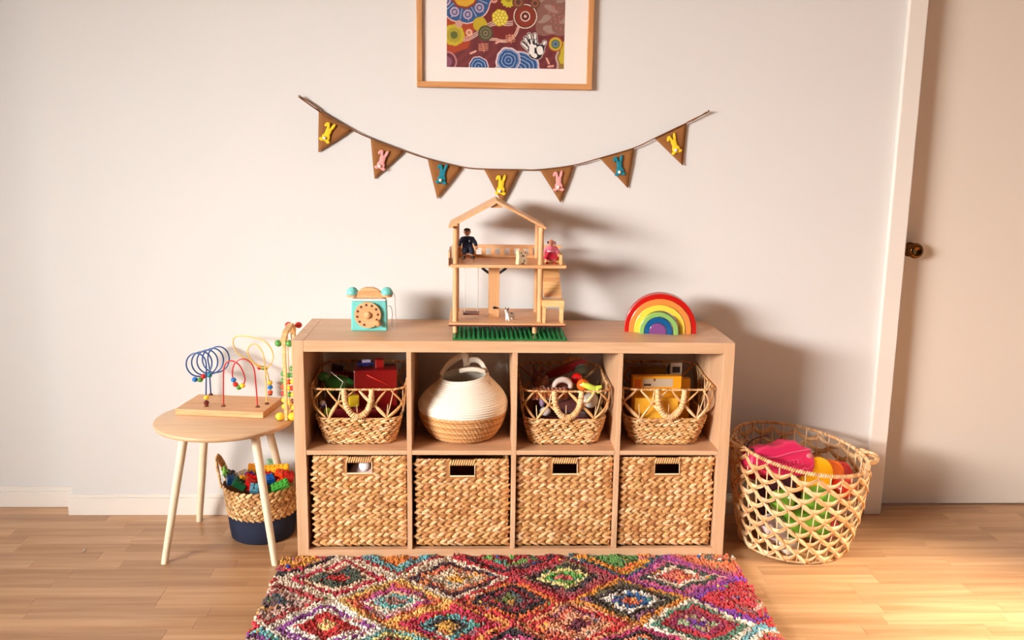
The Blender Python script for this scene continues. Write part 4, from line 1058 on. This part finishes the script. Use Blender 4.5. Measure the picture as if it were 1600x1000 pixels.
b = MB(); b.ell((-.034, 0, .037), (.002, .002, .0016), L_((20, 14, 14)), nu=8, nv=6); b.ell((-.026, -.0064, .041), .0013, L_((20, 14, 14)), nu=8, nv=6); b.ell((-.026, .0064, .041), .0013, L_((20, 14, 14)), nu=8, nv=6); b.obj('nose_and_eyes', M['paint'], wd)
b = MB(); b.ell((.004, -.001, .0255), (.008, .0070, .0035), GC, nu=14, nv=8); b.ell((-.021, -.004, .0415), (.005, .0048, .0042), GC, nu=12, nv=8); b.obj('grey_patch', M['paint'], wd)

# ------------------------------------------------------------------ side table
TC = Vector((-.268, .158, 0)); TR = .238; TZ = .460
tt = thing('round_side_table', 'round birch side table with pale splayed legs left of the shelf', 'table', (TC.x, TC.y, 0))
b = MB(); b.lathe([(.001, TZ), (TR-.004, TZ), (TR-.001, TZ-.002), (TR, TZ-.005), (TR-.004, TZ-.014), (TR-.010, TZ-.017), (.001, TZ-.017)], 96); b.obj('tabletop', M['birch'], tt)
for (fx, fy, tx, ty) in ((-.445, -.019, -.375, .045), (-.071, -.033, -.145, .055), (-.432, .338, -.365, .255), (-.085, .335, -.155, .260)):
    f0 = Vector((fx-TC.x, fy-TC.y, 0.0)); tp = Vector((tx-TC.x, ty-TC.y, TZ-.0172))
    ax = (f0-tp).normalized(); K = 10
    b = MB(); pts = [tp+(f0-tp)*(i/K) for i in range(K+1)]
    rr = [.0155+(.0115-.0155)*(i/K) for i in range(K+1)]
    vv_ = []; sg_ = 20
    for i, p in enumerate(pts):
        for k in range(sg_):
            a = 2*PI*k/sg_; vv_.append(p+Vector((rr[i]*math.cos(a), rr[i]*math.sin(a), 0)))
    ff_ = [(i*sg_+k, i*sg_+(k+1) % sg_, (i+1)*sg_+(k+1) % sg_, (i+1)*sg_+k) for i in range(K) for k in range(sg_)]
    b.add(vv_, ff_, (.5,)*3, True); b.add(vv_[:sg_], [tuple(range(sg_))]); b.add(vv_[-sg_:], [tuple(range(sg_))])
    b.obj('leg', M['leg'], tt)

# ------------------------------------------------------------------ bead maze
def Zc(x, y, ax, val): return at(270+x/5.557, 490+y/5.557, ax, val)      # coordinates read off an enlargement of the photograph
zb_ = TZ+.022
A0 = at(273, 639, 2, zb_); A1 = at(411, 644.5, 2, zb_)
vx = (A1-A0); vx.z = 0; Lx = vx.length; vx.normalize(); vy = Vector((-vx.y, vx.x, 0)); Ly = .198
bm0 = thing('bead_maze', 'wooden bead maze with blue, red and yellow wires on the round table', 'toy', (A0.x, A0.y, TZ+.0004))
rz = math.atan2(vx.y, vx.x); bm0.rotation_euler = (0, 0, rz)
part('base_board', M['beech_x'], bm0, (0, Lx, 0, Ly, 0, .0216), bev=.002)
MI = Matrix.Translation(Vector((A0.x, A0.y, TZ+.0004))) @ Matrix.Rotation(rz, 4, 'Z'); MI = MI.inverted()
def loc(p): return MI @ p
PALC = {'r': (206, 40, 28), 'y': (250, 206, 50), 'b': (20, 120, 200), 'g': (84, 150, 60), 'o': (226, 84, 34), 't': (20, 130, 150), 'k': (110, 20, 16)}
BEADN = {'r': 'red', 'y': 'yellow', 'b': 'blue', 'g': 'green', 'o': 'orange', 't': 'teal', 'k': 'dark red'}
def bead(par, p, c, r=.0075, name='bead', same=True):
    b = MB(); b.ell((0, 0, 0), (r, r, r*.92), L_(PALC[c]), nu=16, nv=10); o = b.obj(name, M['paint'], par); o.location = p; o['label'] = BEADN[c]+' '+name.replace('_', ' '); return o
def wire(col, P2, y0, y1, r=.0025, n=7):
    N_ = len(P2); P = []
    for i, (x, y) in enumerate(P2): P.append(loc(Zc(x, y, 1, y0+(y1-y0)*i/(N_-1))))
    b = MB(); b.tube(spline(P, n), r, 8, L_(col)); b.obj('wire', M['paint'], bm0)
    return P
def plug(p):
    b = MB(); b.lathe([(.001, .006), (.004, .006), (.0075, .003), (.0085, 0), (.001, 0)], 16); o = b.obj('wire_plug', M['brown'], bm0); o.location = (p.x, p.y, .0217)
pf1 = Zc(293, 805, 2, zb_); pb1 = Zc(330, 706, 2, zb_)
hel = [(289, 800), (289, 700), (290, 560)]
NTt = 5; 
for i in range(NTt*12+1):
    u = i/(NTt*12); a = math.radians(-25)+2*PI*NTt*u+.0
    cx_ = 188+(430-188)*u; cy_ = 452+(388-452)*u; R_ = 98+8*u
    if i == 0 or i > NTt*12-5: continue
    hel.append((cx_+R_*math.cos(a), cy_-R_*1.05*math.sin(a)))
hel += [(318, 470), (322, 560), (330, 702)]
wire((16, 74, 140), hel, pf1.y, pb1.y, .0026, 4)
plug(loc(pf1)); plug(loc(pb1))
pr0 = Zc(440, 805, 2, zb_); pr1 = Zc(737, 812, 2, zb_); ry = (pr0.y+pr1.y)/2
wire((200, 34, 32), [(440, 803), (439, 640), (441, 500), (460, 435), (510, 410), (570, 440), (612, 510), (625, 585), (590, 640), (548, 620), (524, 570), (518, 500), (540, 430), (600, 393), (665, 415), (705, 480), (722, 620), (736, 808)], pr0.y, pr1.y)
plug(loc(pr0)); plug(loc(pr1))
py0 = Zc(816, 785, 2, zb_); py1 = Zc(845, 708, 2, zb_)
wire((246, 206, 110), [(816, 783), (808, 600), (799, 450), (780, 340), (725, 270), (675, 272), (650, 320), (672, 390), (735, 455), (800, 470), (850, 440), (872, 375), (850, 300), (790, 235), (690, 205), (580, 192), (530, 215), (528, 280), (570, 350), (650, 400), (740, 445), (800, 475), (830, 560), (846, 705)], py0.y, py1.y)
plug(loc(py0)); plug(loc(py1))
for (x, y, c, yy) in ((293, 728, 'y', pf1.y), (292, 774, 'k', pf1.y), (192, 572, 'b', pf1.y+.01), (238, 575, 'g', pf1.y+.015), (266, 545, 'r', pf1.y+.02), (318, 535, 't', pf1.y+.03), (527, 576, 'b', ry), (545, 615, 'r', ry), (575, 640, 'g', ry), (605, 625, 'y', ry), (753, 470, 'r', (py0.y+py1.y)/2), (785, 472, 'g', (py0.y+py1.y)/2), (806, 474, 'y', (py0.y+py1.y)/2+.008), (843, 600, 'y', py1.y), (845, 640, 'b', py1.y), (846, 684, 'o', py1.y)):
    bead(bm0, loc(Zc(x, y, 1, yy)), c, .0098 if y > 500 else .0082)

# ------------------------------------------------------------------ bead frame toy standing by the shelf
FX, FY0, FY1 = -.049, .112, .305
bf = thing('bead_roller_frame', 'upright wooden bead frame with coloured balls squeezed between round table and shelf', 'toy', (FX, FY0, TZ+.0004))
FHt = .300
part('upright', M['pine'], bf, (-.005, .005, 0, .014, .002, FHt-.03)); part('upright', M['pine'], bf, (-.005, .005, FY1-FY0-.014, FY1-FY0, .002, FHt-.03))
part('bottom_bar', M['pine'], bf, (-.005, .005, .0142, FY1-FY0-.0142, .004, .016))
b = MB(); LL = FY1-FY0
b.prism([(0, FHt-.0298), (.0, FHt-.018), (.05, FHt+.01), (LL-.05, FHt+.018), (LL, FHt-.005), (LL, FHt-.0298), (LL-.014, FHt-.0298), (LL-.052, FHt+.004), (.052, FHt-.004), (.014, FHt-.0298)], -.012, .006, lambda a, z, h: (h, a, z)); b.obj('top_bar', M['pine'], bf, .001)
for (y, z, c, r) in ((.0, FHt-.026, 'g', .0128), (LL-.02, FHt+.004, 'r', .0125), (.0, .0158, 'y', .0158), (LL-.012, .0158, 'y', .0150)):
    for sx in (-1, 1): bead(bf, (sx*(r+.0056), y+.006, z), c, r, 'corner_ball')
    b = MB(); b.cyl((-r-.006, y+.006, z), (r+.006, y+.006, z), .003, seg=8); b.obj('axle', M['pine'], bf)
random.seed(5)
for j, (sx, ys) in enumerate(((-.013, .045), (.015, .06), (.015, .115), (-.013, .13))):
    b = MB(); b.cyl((sx, ys, .012), (sx, ys, FHt-.004), .0022, seg=8); b.obj('rod', M['pine'], bf)
    z = .03
    seqs = (('y', 'y', 'r', 'o', 'g', 'g'), ('y', 'k', 'y', 'r', 'y', 'g', 'g'), ('y', 'o', 'r', 'r', 'g', 'g'), ('g', 'y', 'o', 'g'))[j]
    for k, c in enumerate(seqs):
        r = .0105; z0 = (.040, .032, .04, .06)[j]+k*.0235
        bead(bf, (sx, ys, z0), c, r)

# ------------------------------------------------------------------ navy basket
random.seed(9)
nb = Vector((-.168, .226, 0)); nbk = thing('navy_seagrass_basket', 'round basket with navy canvas bottom and seagrass top under the round table', 'basket', tuple(nb))
R0, R1, NH, NS_ = .112, .134, .200, .095
b = MB(); b.lathe([(.001, .001), (R0-.006, .001), (R0, .006), (R0+.004, .03), (R0+(R1-R0)*.47, NS_), (R0+(R1-R0)*.47-.003, NS_), (R0-.002, .01), (.001, .008)], 64); b.obj('canvas_bottom', M['navy'], nbk)
b = MB(); r_at = lambda z: R0+(R1-R0)*z/NH
b.lathe([(r_at(NS_)-.002, NS_-.002), (r_at(NH)-.002, NH), (r_at(NH)-.005, NH), (r_at(NS_)-.005, NS_-.002)], 64, col=L_((150, 104, 60))); b.obj('lining', M['seagrass'], nbk)
SG = [L_(c) for c in ((214, 170, 112), (196, 148, 90), (226, 186, 132), (180, 130, 76))]
nrow = 5; phh = (NH-NS_)/nrow
for r in range(nrow):
    b = MB(); nc = 34
    for i in range(nc):
        for s in (1, -1):
            a = 2*PI*(i+.5*(r % 2)+random.uniform(-.06, .06))/nc; z = NS_+phh*(r+.5)+s*phh*.22; q = r_at(z)-.001
            an = s*math.radians(32)
            lobe(b, (q*math.cos(a), q*math.sin(a), z), Vector((-math.sin(a)*math.cos(an), math.cos(a)*math.cos(an), math.sin(an))), (math.cos(a), math.sin(a), 0), .0165, phh*.33, .0038, jit(random.choice(SG), .1), 6, 4)
    b.obj('plaited_band', M['seagrass'], nbk)
for sd, a0 in ((-1, PI-.05), (1, .05)):
    b = MB()
    for k in range(2):
        pts, nn_ = [], []
        for i in range(25):
            u = i/24; a = a0+(u-.5)*.62; q = r_at(NH)+.020*math.sin(PI*u)+.004; hh = (NH-.03)+(.115*math.sin(PI*u)**.7)
            pts.append(Vector((q*math.cos(a), q*math.sin(a), hh))); nn_.append(Vector((math.cos(a), math.sin(a), .2)))
    for i in range(24):
        q = pts[i+1]-pts[i]
        for k, s in enumerate((1, -1)):
            lobe(b, pts[i]+nn_[i].cross(q).normalized()*s*.007, q.normalized()+nn_[i].cross(q).normalized()*s*.6, nn_[i], .0125, .0068, .0050, jit(random.choice(SG), .12), 6, 4)
    b.obj('strap_handle', M['seagrass'], nbk)

def brick(nx_, ny_, h, col, u, v, y, rot, label, xyz=None):
    p = xyz if xyz else at(u, v, 1, y); s = .0155
    th = thing('toy_brick', label, 'toy brick', tuple(p), 0, 'studded toy bricks in the navy basket', rot=rot)
    b = MB(); b.box(-nx_*s/2, nx_*s/2, -ny_*s/2, ny_*s/2, -h/2, h/2, L_(col)); b.obj('block', M['plastic'], th, .0010)
    b = MB()
    for i in range(nx_):
        for j in range(ny_): x = (i-(nx_-1)/2)*s; yy = (j-(ny_-1)/2)*s; b.cyl((x, yy, h/2), (x, yy, h/2+.004), .0047, seg=12, col=L_(col))
    b.obj('studs', M['plastic'], th)
Rr = math.radians
bricks = [(2, 2, .028, (240, 160, 40), 394, 733, .29, (.3, .1, .2), 'amber brick against the back rim of the navy basket'),
 (6, 2, .018, (248, 186, 40), 431, 733, .25, (Rr(50), Rr(-4), 0), 'long yellow brick lying studs forward across the navy basket'),
 (2, 2, .026, (150, 200, 160), 424, 725, .315, (.2, 0, .3), 'pale mint green brick at the back of the navy basket'),
 (3, 2, .018, (240, 236, 230), 378, 742, .27, (.2, -.3, .5), 'white brick near the left of the navy basket'),
 (2, 2, .03, (220, 30, 30), 389, 757, .18, (.4, .5, .2), 'bright red brick tipped on edge left of the front table leg'),
 (4, 2, .02, (206, 24, 28), 395, 750, .22, (.5, .2, -.3), 'red four-stud brick lying behind the table leg'),
 (2, 2, .026, (250, 176, 30), 382, 751, .21, (.3, .3, .8), 'orange yellow brick beside the red brick at left'),
 (2, 2, .026, (24, 70, 120), 361, 750, .20, (.2, .1, .4), 'dark blue brick at the left edge of the navy basket'),
 (3, 2, .024, (20, 90, 50), 374, 756, .17, (.2, .6, .2), 'dark green brick at the front left of the navy basket'),
 (2, 2, .022, (90, 150, 170), 398, 763, .135, (.7, .1, .1), 'pale blue grey brick at the front rim of the navy basket'),
 (4, 2, .020, (60, 150, 50), 438, 759, .15, (.6, -.4, .1), 'green brick at the front right of the navy basket'),
 (2, 2, .022, (206, 60, 34), 441, 755, .175, (.4, -.4, .1), 'brick red brick sitting on the green brick'),
 (2, 2, .026, (20, 100, 190), 421, 749, .19, (.4, 0, .5), 'bright blue brick right of the front table leg'),
 (2, 2, .03, (226, 70, 20), 436, 742, .215, (.3, .3, 0), 'orange red brick under the long yellow brick'),
 (2, 2, .03, (190, 28, 24), 451, 745, .20, (.2, .2, .4), 'dark red brick at the right edge by the shelf'),
 (2, 2, .02, (200, 30, 24), 419, 740, .24, (.3, 0, .1), 'small red brick just under the left end of the yellow brick'),
 (2, 2, .02, (90, 40, 130), 391, 744, .25, (.2, 0, .6), 'purple brick between the white and red bricks'),
 (2, 2, .02, (60, 60, 50), 359, 741, .25, (.1, .2, 0), 'dark olive brick below the small green figure')]
for q in bricks: brick(*q)
p = at(351, 736, 1, .20)
toy('toy_figure', 'small lime green toy figure perched on the left rim of the navy basket', 'toy', lambda b: (b.ell((0, 0, 0), (.008, .007, .011), L_((120, 180, 70))), b.ell((0, 0, .014), .006, L_((120, 180, 70))), b.tube([(-.007, 0, .002), (-.013, 0, .006)], .003, 8, L_((120, 180, 70))), b.tube([(.007, 0, .002), (.013, 0, -.002)], .003, 8, L_((120, 180, 70))), b.tube([(-.004, 0, -.008), (-.005, 0, -.018)], .0035, 8, L_((120, 180, 70))), b.tube([(.004, 0, -.008), (.006, 0, -.018)], .0035, 8, L_((120, 180, 70)))), 'plastic', tuple(p), (0, 0, 0), 'toys')
# more bricks deeper in the pile (they fill the basket under the ones in view)
pal = [(200, 30, 28), (30, 80, 150), (40, 110, 50), (236, 160, 30), (60, 60, 70)]
pn = ['red', 'blue', 'green', 'yellow', 'grey']
b = MB()
for i in range(60):
    a = random.uniform(0, 2*PI); q = .085*math.sqrt(random.random()); z = random.uniform(.03, .135)
    R = Matrix.Translation((q*math.cos(a), q*math.sin(a), z)) @ Euler((random.uniform(-1, 1), random.uniform(-1, 1), random.uniform(0, 3))).to_matrix().to_4x4()
    b.box(-.016, .016, -.016, .016, -.010, .010, L_(random.choice(pal)), R)
o = b.obj('toy_brick_pile', M['plastic'], None, .001); o.location = nb; tag(o, 'deep mixed pile of toy bricks filling the inside of the navy basket', 'toy bricks', None, 'stuff')
# scrap of white fluff on the floor
p = at(132, 860, 2, .001)
toy('paper_scrap', 'tiny white scrap lying on the bare floor at left', 'scrap', lambda b: b.tube([(0, -.014, .001), (.001, 0, .002), (-.001, .014, .001)], [.0015, .0022, .0012], 6, L_((250, 240, 225))), 'cloth', tuple(p), (0, 0, .1))

# ------------------------------------------------------------------ rag rug
rug = thing('rag_rug', 'shaggy multicoloured diamond patterned rag rug on the floor before the shelf', 'rug', (.725, 0, 0))
x0, x1 = -.035, 1.487; y1, y0 = -.012, -1.08
part('backing', M['backing'], rug, (x0-.725+.006, x1-.725-.006, y0, y1, .0005, .006), bev=0)
CR = (222, 200, 176); 
dia = {  # (column, row) -> colours from the outer ring inwards
 (0, 1): [CR, (196, 40, 66), (222, 190, 160), (70, 78, 58), (64, 74, 56), (206, 40, 44)],
 (1, 1): [CR, (70, 24, 34), (222, 130, 86), (220, 196, 164), (216, 190, 160), (226, 160, 50)],
 (2, 1): [(170, 36, 54), (176, 80, 84), (44, 24, 28), (226, 206, 130), (100, 170, 70), (214, 110, 96)],
 (3, 1): [(150, 50, 130), (196, 90, 130), (62, 62, 56), (226, 206, 184), (200, 84, 76), (214, 110, 80)],
 (.5, 2): [(228, 180, 96), (222, 110, 60), (196, 70, 130), (228, 208, 184), (110, 176, 170), (190, 130, 120)],
 (1.5, 2): [(190, 40, 44), (226, 110, 40), (50, 26, 30), (170, 30, 50), (90, 40, 40), (110, 120, 50)],
 (2.5, 2): [(226, 140, 40), (98, 84, 44), (60, 40, 36), (226, 214, 200), (30, 80, 130), (232, 110, 70)],
 (3.5, 2): [(130, 50, 150), (196, 30, 50), (190, 26, 44), (196, 30, 50), (200, 60, 60), (196, 30, 50)],
 (-.5, 2): [(222, 200, 176), (180, 60, 60), (214, 180, 160), (180, 140, 130), (70, 90, 90), (90, 60, 60)],
 (0, 3): [(236, 224, 208), (150, 70, 150), (238, 226, 212), (200, 36, 34), (206, 40, 36), (226, 190, 120)],
 (1, 3): [(230, 150, 70), (210, 50, 80), (206, 34, 60), (96, 160, 160), (40, 30, 28), (226, 170, 70)],
 (2, 3): [(240, 160, 110), (206, 44, 44), (226, 110, 80), (236, 170, 130), (232, 150, 110), (110, 16, 46)],
 (3, 3): [(232, 216, 196), (96, 136, 110), (190, 40, 50), (150, 20, 70), (150, 160, 120), (100, 40, 140)],
 (0, 0): [CR, (196, 90, 50), (60, 26, 26), (236, 170, 70), (230, 150, 60), (226, 150, 60)], (1, 0): [CR]*6, (2, 0): [CR]*6, (3, 0): [CR]*6,
 (-.5, 0): [CR, (44, 26, 30), (190, 40, 60), (236, 170, 60), (230, 160, 60), (230, 160, 60)],
 (.5, 0): [CR, (190, 40, 50), (110, 160, 160), (110, 170, 180), (226, 120, 40), (226, 130, 40)],
 (1.5, 0): [(176, 30, 44), (60, 24, 30), (180, 30, 44), (110, 160, 70), (176, 26, 40), (190, 30, 40)],
 (2.5, 0): [(60, 80, 90), (226, 150, 40), (228, 140, 40), (90, 130, 60), (90, 140, 60), (90, 140, 60)],
 (3.5, 0): [(190, 80, 120), (226, 120, 80), (220, 110, 70), (228, 130, 80), (96, 90, 70), (220, 110, 70)],
 (.5, 4): [(120, 170, 160), (236, 214, 130), (110, 90, 60), (206, 60, 80), (230, 200, 120), (60, 120, 110)],
 (1.5, 4): [(200, 60, 60), (40, 30, 34), (200, 70, 120), (226, 210, 190), (110, 170, 170), (230, 160, 60)],
 (2.5, 4): [(206, 60, 110), (60, 30, 34), (226, 130, 90), (110, 150, 150), (220, 190, 160), (180, 40, 60)],
 (3.5, 4): [(120, 180, 190), (236, 220, 204), (226, 110, 70), (190, 60, 90), (230, 190, 120), (60, 90, 130)],
 (-.5, 4): [(110, 190, 190), (150, 60, 140), (230, 214, 196), (196, 50, 60), (226, 170, 80), (60, 80, 120)]}
palr = [(200, 36, 50), (226, 130, 50), (150, 50, 130), (60, 120, 120), (226, 206, 180), (60, 30, 34), (90, 140, 70), (30, 80, 140), (236, 170, 60)]
random.seed(21)
for rr_ in range(5, 9):
    for c_ in range(-1, 9):
        kx_ = c_/2
        if (kx_*2) % 2 == rr_ % 2*0+(0 if rr_ % 2 else 1) % 2: pass
        dia.setdefault((kx_, rr_), [random.choice(palr) for _ in range(6)])
PX, PY = .3695, .1515; X0, Y0 = .166, -.0195
LIN = {k: np.array([lin(c) for c in v]) for k, v in dia.items()}
LPAL = np.array([lin(c) for c in palr])
sp_ = .0079
gxx = np.arange(x0, x1, sp_); gyy = np.arange(y0, y1, sp_)
PXY = np.array([(x+rng.uniform(-.003, .003), y+rng.uniform(-.003, .003)) for y in gyy for x in gxx if True])
# ragged edge
edge = []
for t in np.arange(0, 1, .006):
    edge.append((x0-.004+rng.uniform(-.010, .004), y0+(y1-y0)*t)); edge.append((x1+.004+rng.uniform(-.004, .010), y0+(y1-y0)*t))
for t in np.arange(0, 1, .006): edge.append((x0+(x1-x0)*t, y1+rng.uniform(-.004, .004)))
PXY = np.vstack([PXY, edge]); Nf = len(PXY)
colr = np.zeros((Nf, 3))
for i, (x, y) in enumerate(PXY):
    xx = x+.010*math.sin(y*31+x*7)+rng.normal(0, .0022); yy = y+.008*math.sin(x*23+1)+rng.normal(0, .0022)
    u = (xx-X0)/PX; v = (Y0-yy)/PY           # lattice units, rows 1 unit apart
    best = None
    for r_ in (math.floor(v), math.floor(v)+1):
        offc = 0 if (r_ % 2) else .5
        c_ = round(u-offc)+offc
        d = abs(u-c_)*2+abs(v-r_)
        if best is None or d < best[0]: best = (d, c_, r_)
    d, c_, r_ = best
    L6 = LIN.get((c_, r_)); 
    if L6 is None: L6 = LIN.get((c_-.5, r_), LPAL[:6])
    k = int((1-min(d, .999))*6.4); k = min(k, 5)
    if k > 0 and rng.random() < .04: k = max(0, min(5, k+rng.integers(-1, 2)))
    # rags change colour along their length
    seedv = math.sin(c_*12.9+r_*78.2+k*37.7+math.floor(math.atan2(v-r_, u-c_)*1.9)*5.1)*43758.5; seedv -= math.floor(seedv)
    c = L6[k]*(.72+.5*seedv)
    if seedv > .86 and k: c = .45*c+.55*LPAL[int(seedv*977) % 9]
    if rng.random() < .02: c = LPAL[rng.integers(0, 9)]
    colr[i] = np.clip(c*(1+rng.uniform(-.16, .16)), 0, 1)
ph_ = (1+5**.5)/2
ico = np.array([(-1, ph_, 0), (1, ph_, 0), (-1, -ph_, 0), (1, -ph_, 0), (0, -1, ph_), (0, 1, ph_), (0, -1, -ph_), (0, 1, -ph_), (ph_, 0, -1), (ph_, 0, 1), (-ph_, 0, -1), (-ph_, 0, 1)])/math.hypot(1, ph_)
icf = np.array([(0, 11, 5), (0, 5, 1), (0, 1, 7), (0, 7, 10), (0, 10, 11), (1, 5, 9), (5, 11, 4), (11, 10, 2), (10, 7, 6), (7, 1, 8), (3, 9, 4), (3, 4, 2), (3, 2, 6), (3, 6, 8), (3, 8, 9), (4, 9, 5), (2, 4, 11), (6, 2, 10), (8, 6, 7), (9, 8, 1)])
ang = rng.uniform(0, PI, Nf); lt = rng.normal(0, .5, Nf)
rads = np.stack([rng.uniform(.0055, .0088, Nf), rng.uniform(.0028, .0043, Nf), rng.uniform(.0048, .0080, Nf)], 1)
V = ico[None]*rads[:, None]
V = V*(1+rng.uniform(-.16, .16, V.shape))
ca, sa = np.cos(lt)[:, None], np.sin(lt)[:, None]
V = np.stack([V[..., 0]*ca-V[..., 2]*sa, V[..., 1], V[..., 0]*sa+V[..., 2]*ca], 2)
ca, sa = np.cos(ang)[:, None], np.sin(ang)[:, None]
V = np.stack([V[..., 0]*ca-V[..., 1]*sa, V[..., 0]*sa+V[..., 1]*ca, V[..., 2]], 2)
hz = .0115+.003*np.sin(PXY[:, 0]*60+PXY[:, 1]*35)+rng.uniform(-.002, .005, Nf)
V += np.stack([PXY[:, 0]-.725, PXY[:, 1], hz], 1)[:, None]
V[..., 2] = np.maximum(V[..., 2], .0008)
V[..., 1] = np.where((V[..., 0]+.725 > -.002) & (V[..., 0]+.725 < W+.002), np.minimum(V[..., 1], -.0012), V[..., 1])
me = bpy.data.meshes.new('tufts'); nv = Nf*12; nf = Nf*20
F = (icf[None]+(np.arange(Nf)*12)[:, None, None]).reshape(-1, 3)
me.vertices.add(nv); me.vertices.foreach_set('co', V.reshape(-1).astype(np.float32))
me.loops.add(nf*3); me.loops.foreach_set('vertex_index', F.ravel().astype(np.int32))
me.polygons.add(nf); me.polygons.foreach_set('loop_start', np.arange(0, nf*3, 3, dtype=np.int32)); me.polygons.foreach_set('loop_total', np.full(nf, 3, np.int32))
me.polygons.foreach_set('use_smooth', np.ones(nf, bool)); me.update(calc_edges=True); me.validate()
ca_ = me.color_attributes.new('Col', 'FLOAT_COLOR', 'POINT'); cv = np.ones((nv, 4), np.float32); cv[:, :3] = np.repeat(colr, 12, 0); ca_.data.foreach_set('color', cv.ravel())
me.materials.append(M['rag']); o = bpy.data.objects.new('tufts', me); C.objects.link(o); o.parent = rug; o['kind'] = 'stuff'
# loose tassels along the top edge and corners
for (u, v, cols_) in ((450, 884, (40, 40, 130)), (462, 878, (236, 150, 70)), (712, 864, (130, 20, 30)), (668, 868, (80, 150, 170)), (1124, 872, (236, 226, 210)), (1133, 878, (236, 110, 60)), (1146, 890, (226, 100, 70)), (780, 868, (40, 60, 130)), (800, 868, (90, 160, 60)), (893, 864, (60, 80, 90))):
    p = at(u, v+6, 2, .012); b = MB(); p = Vector((p.x-.725, min(p.y, -.012), .012))
    for k in range(4):
        a = random.uniform(-1, 1); q = p+Vector((.010*a, random.uniform(-.004, .002), random.uniform(.010, .020)))
        b.tube([p, (p+q)/2+Vector((.003*a, -.002, .003)), q], [.004, .0045, .002], 6, jit(L_(cols_), .15))
    b.obj('tassel', M['rag'], rug)
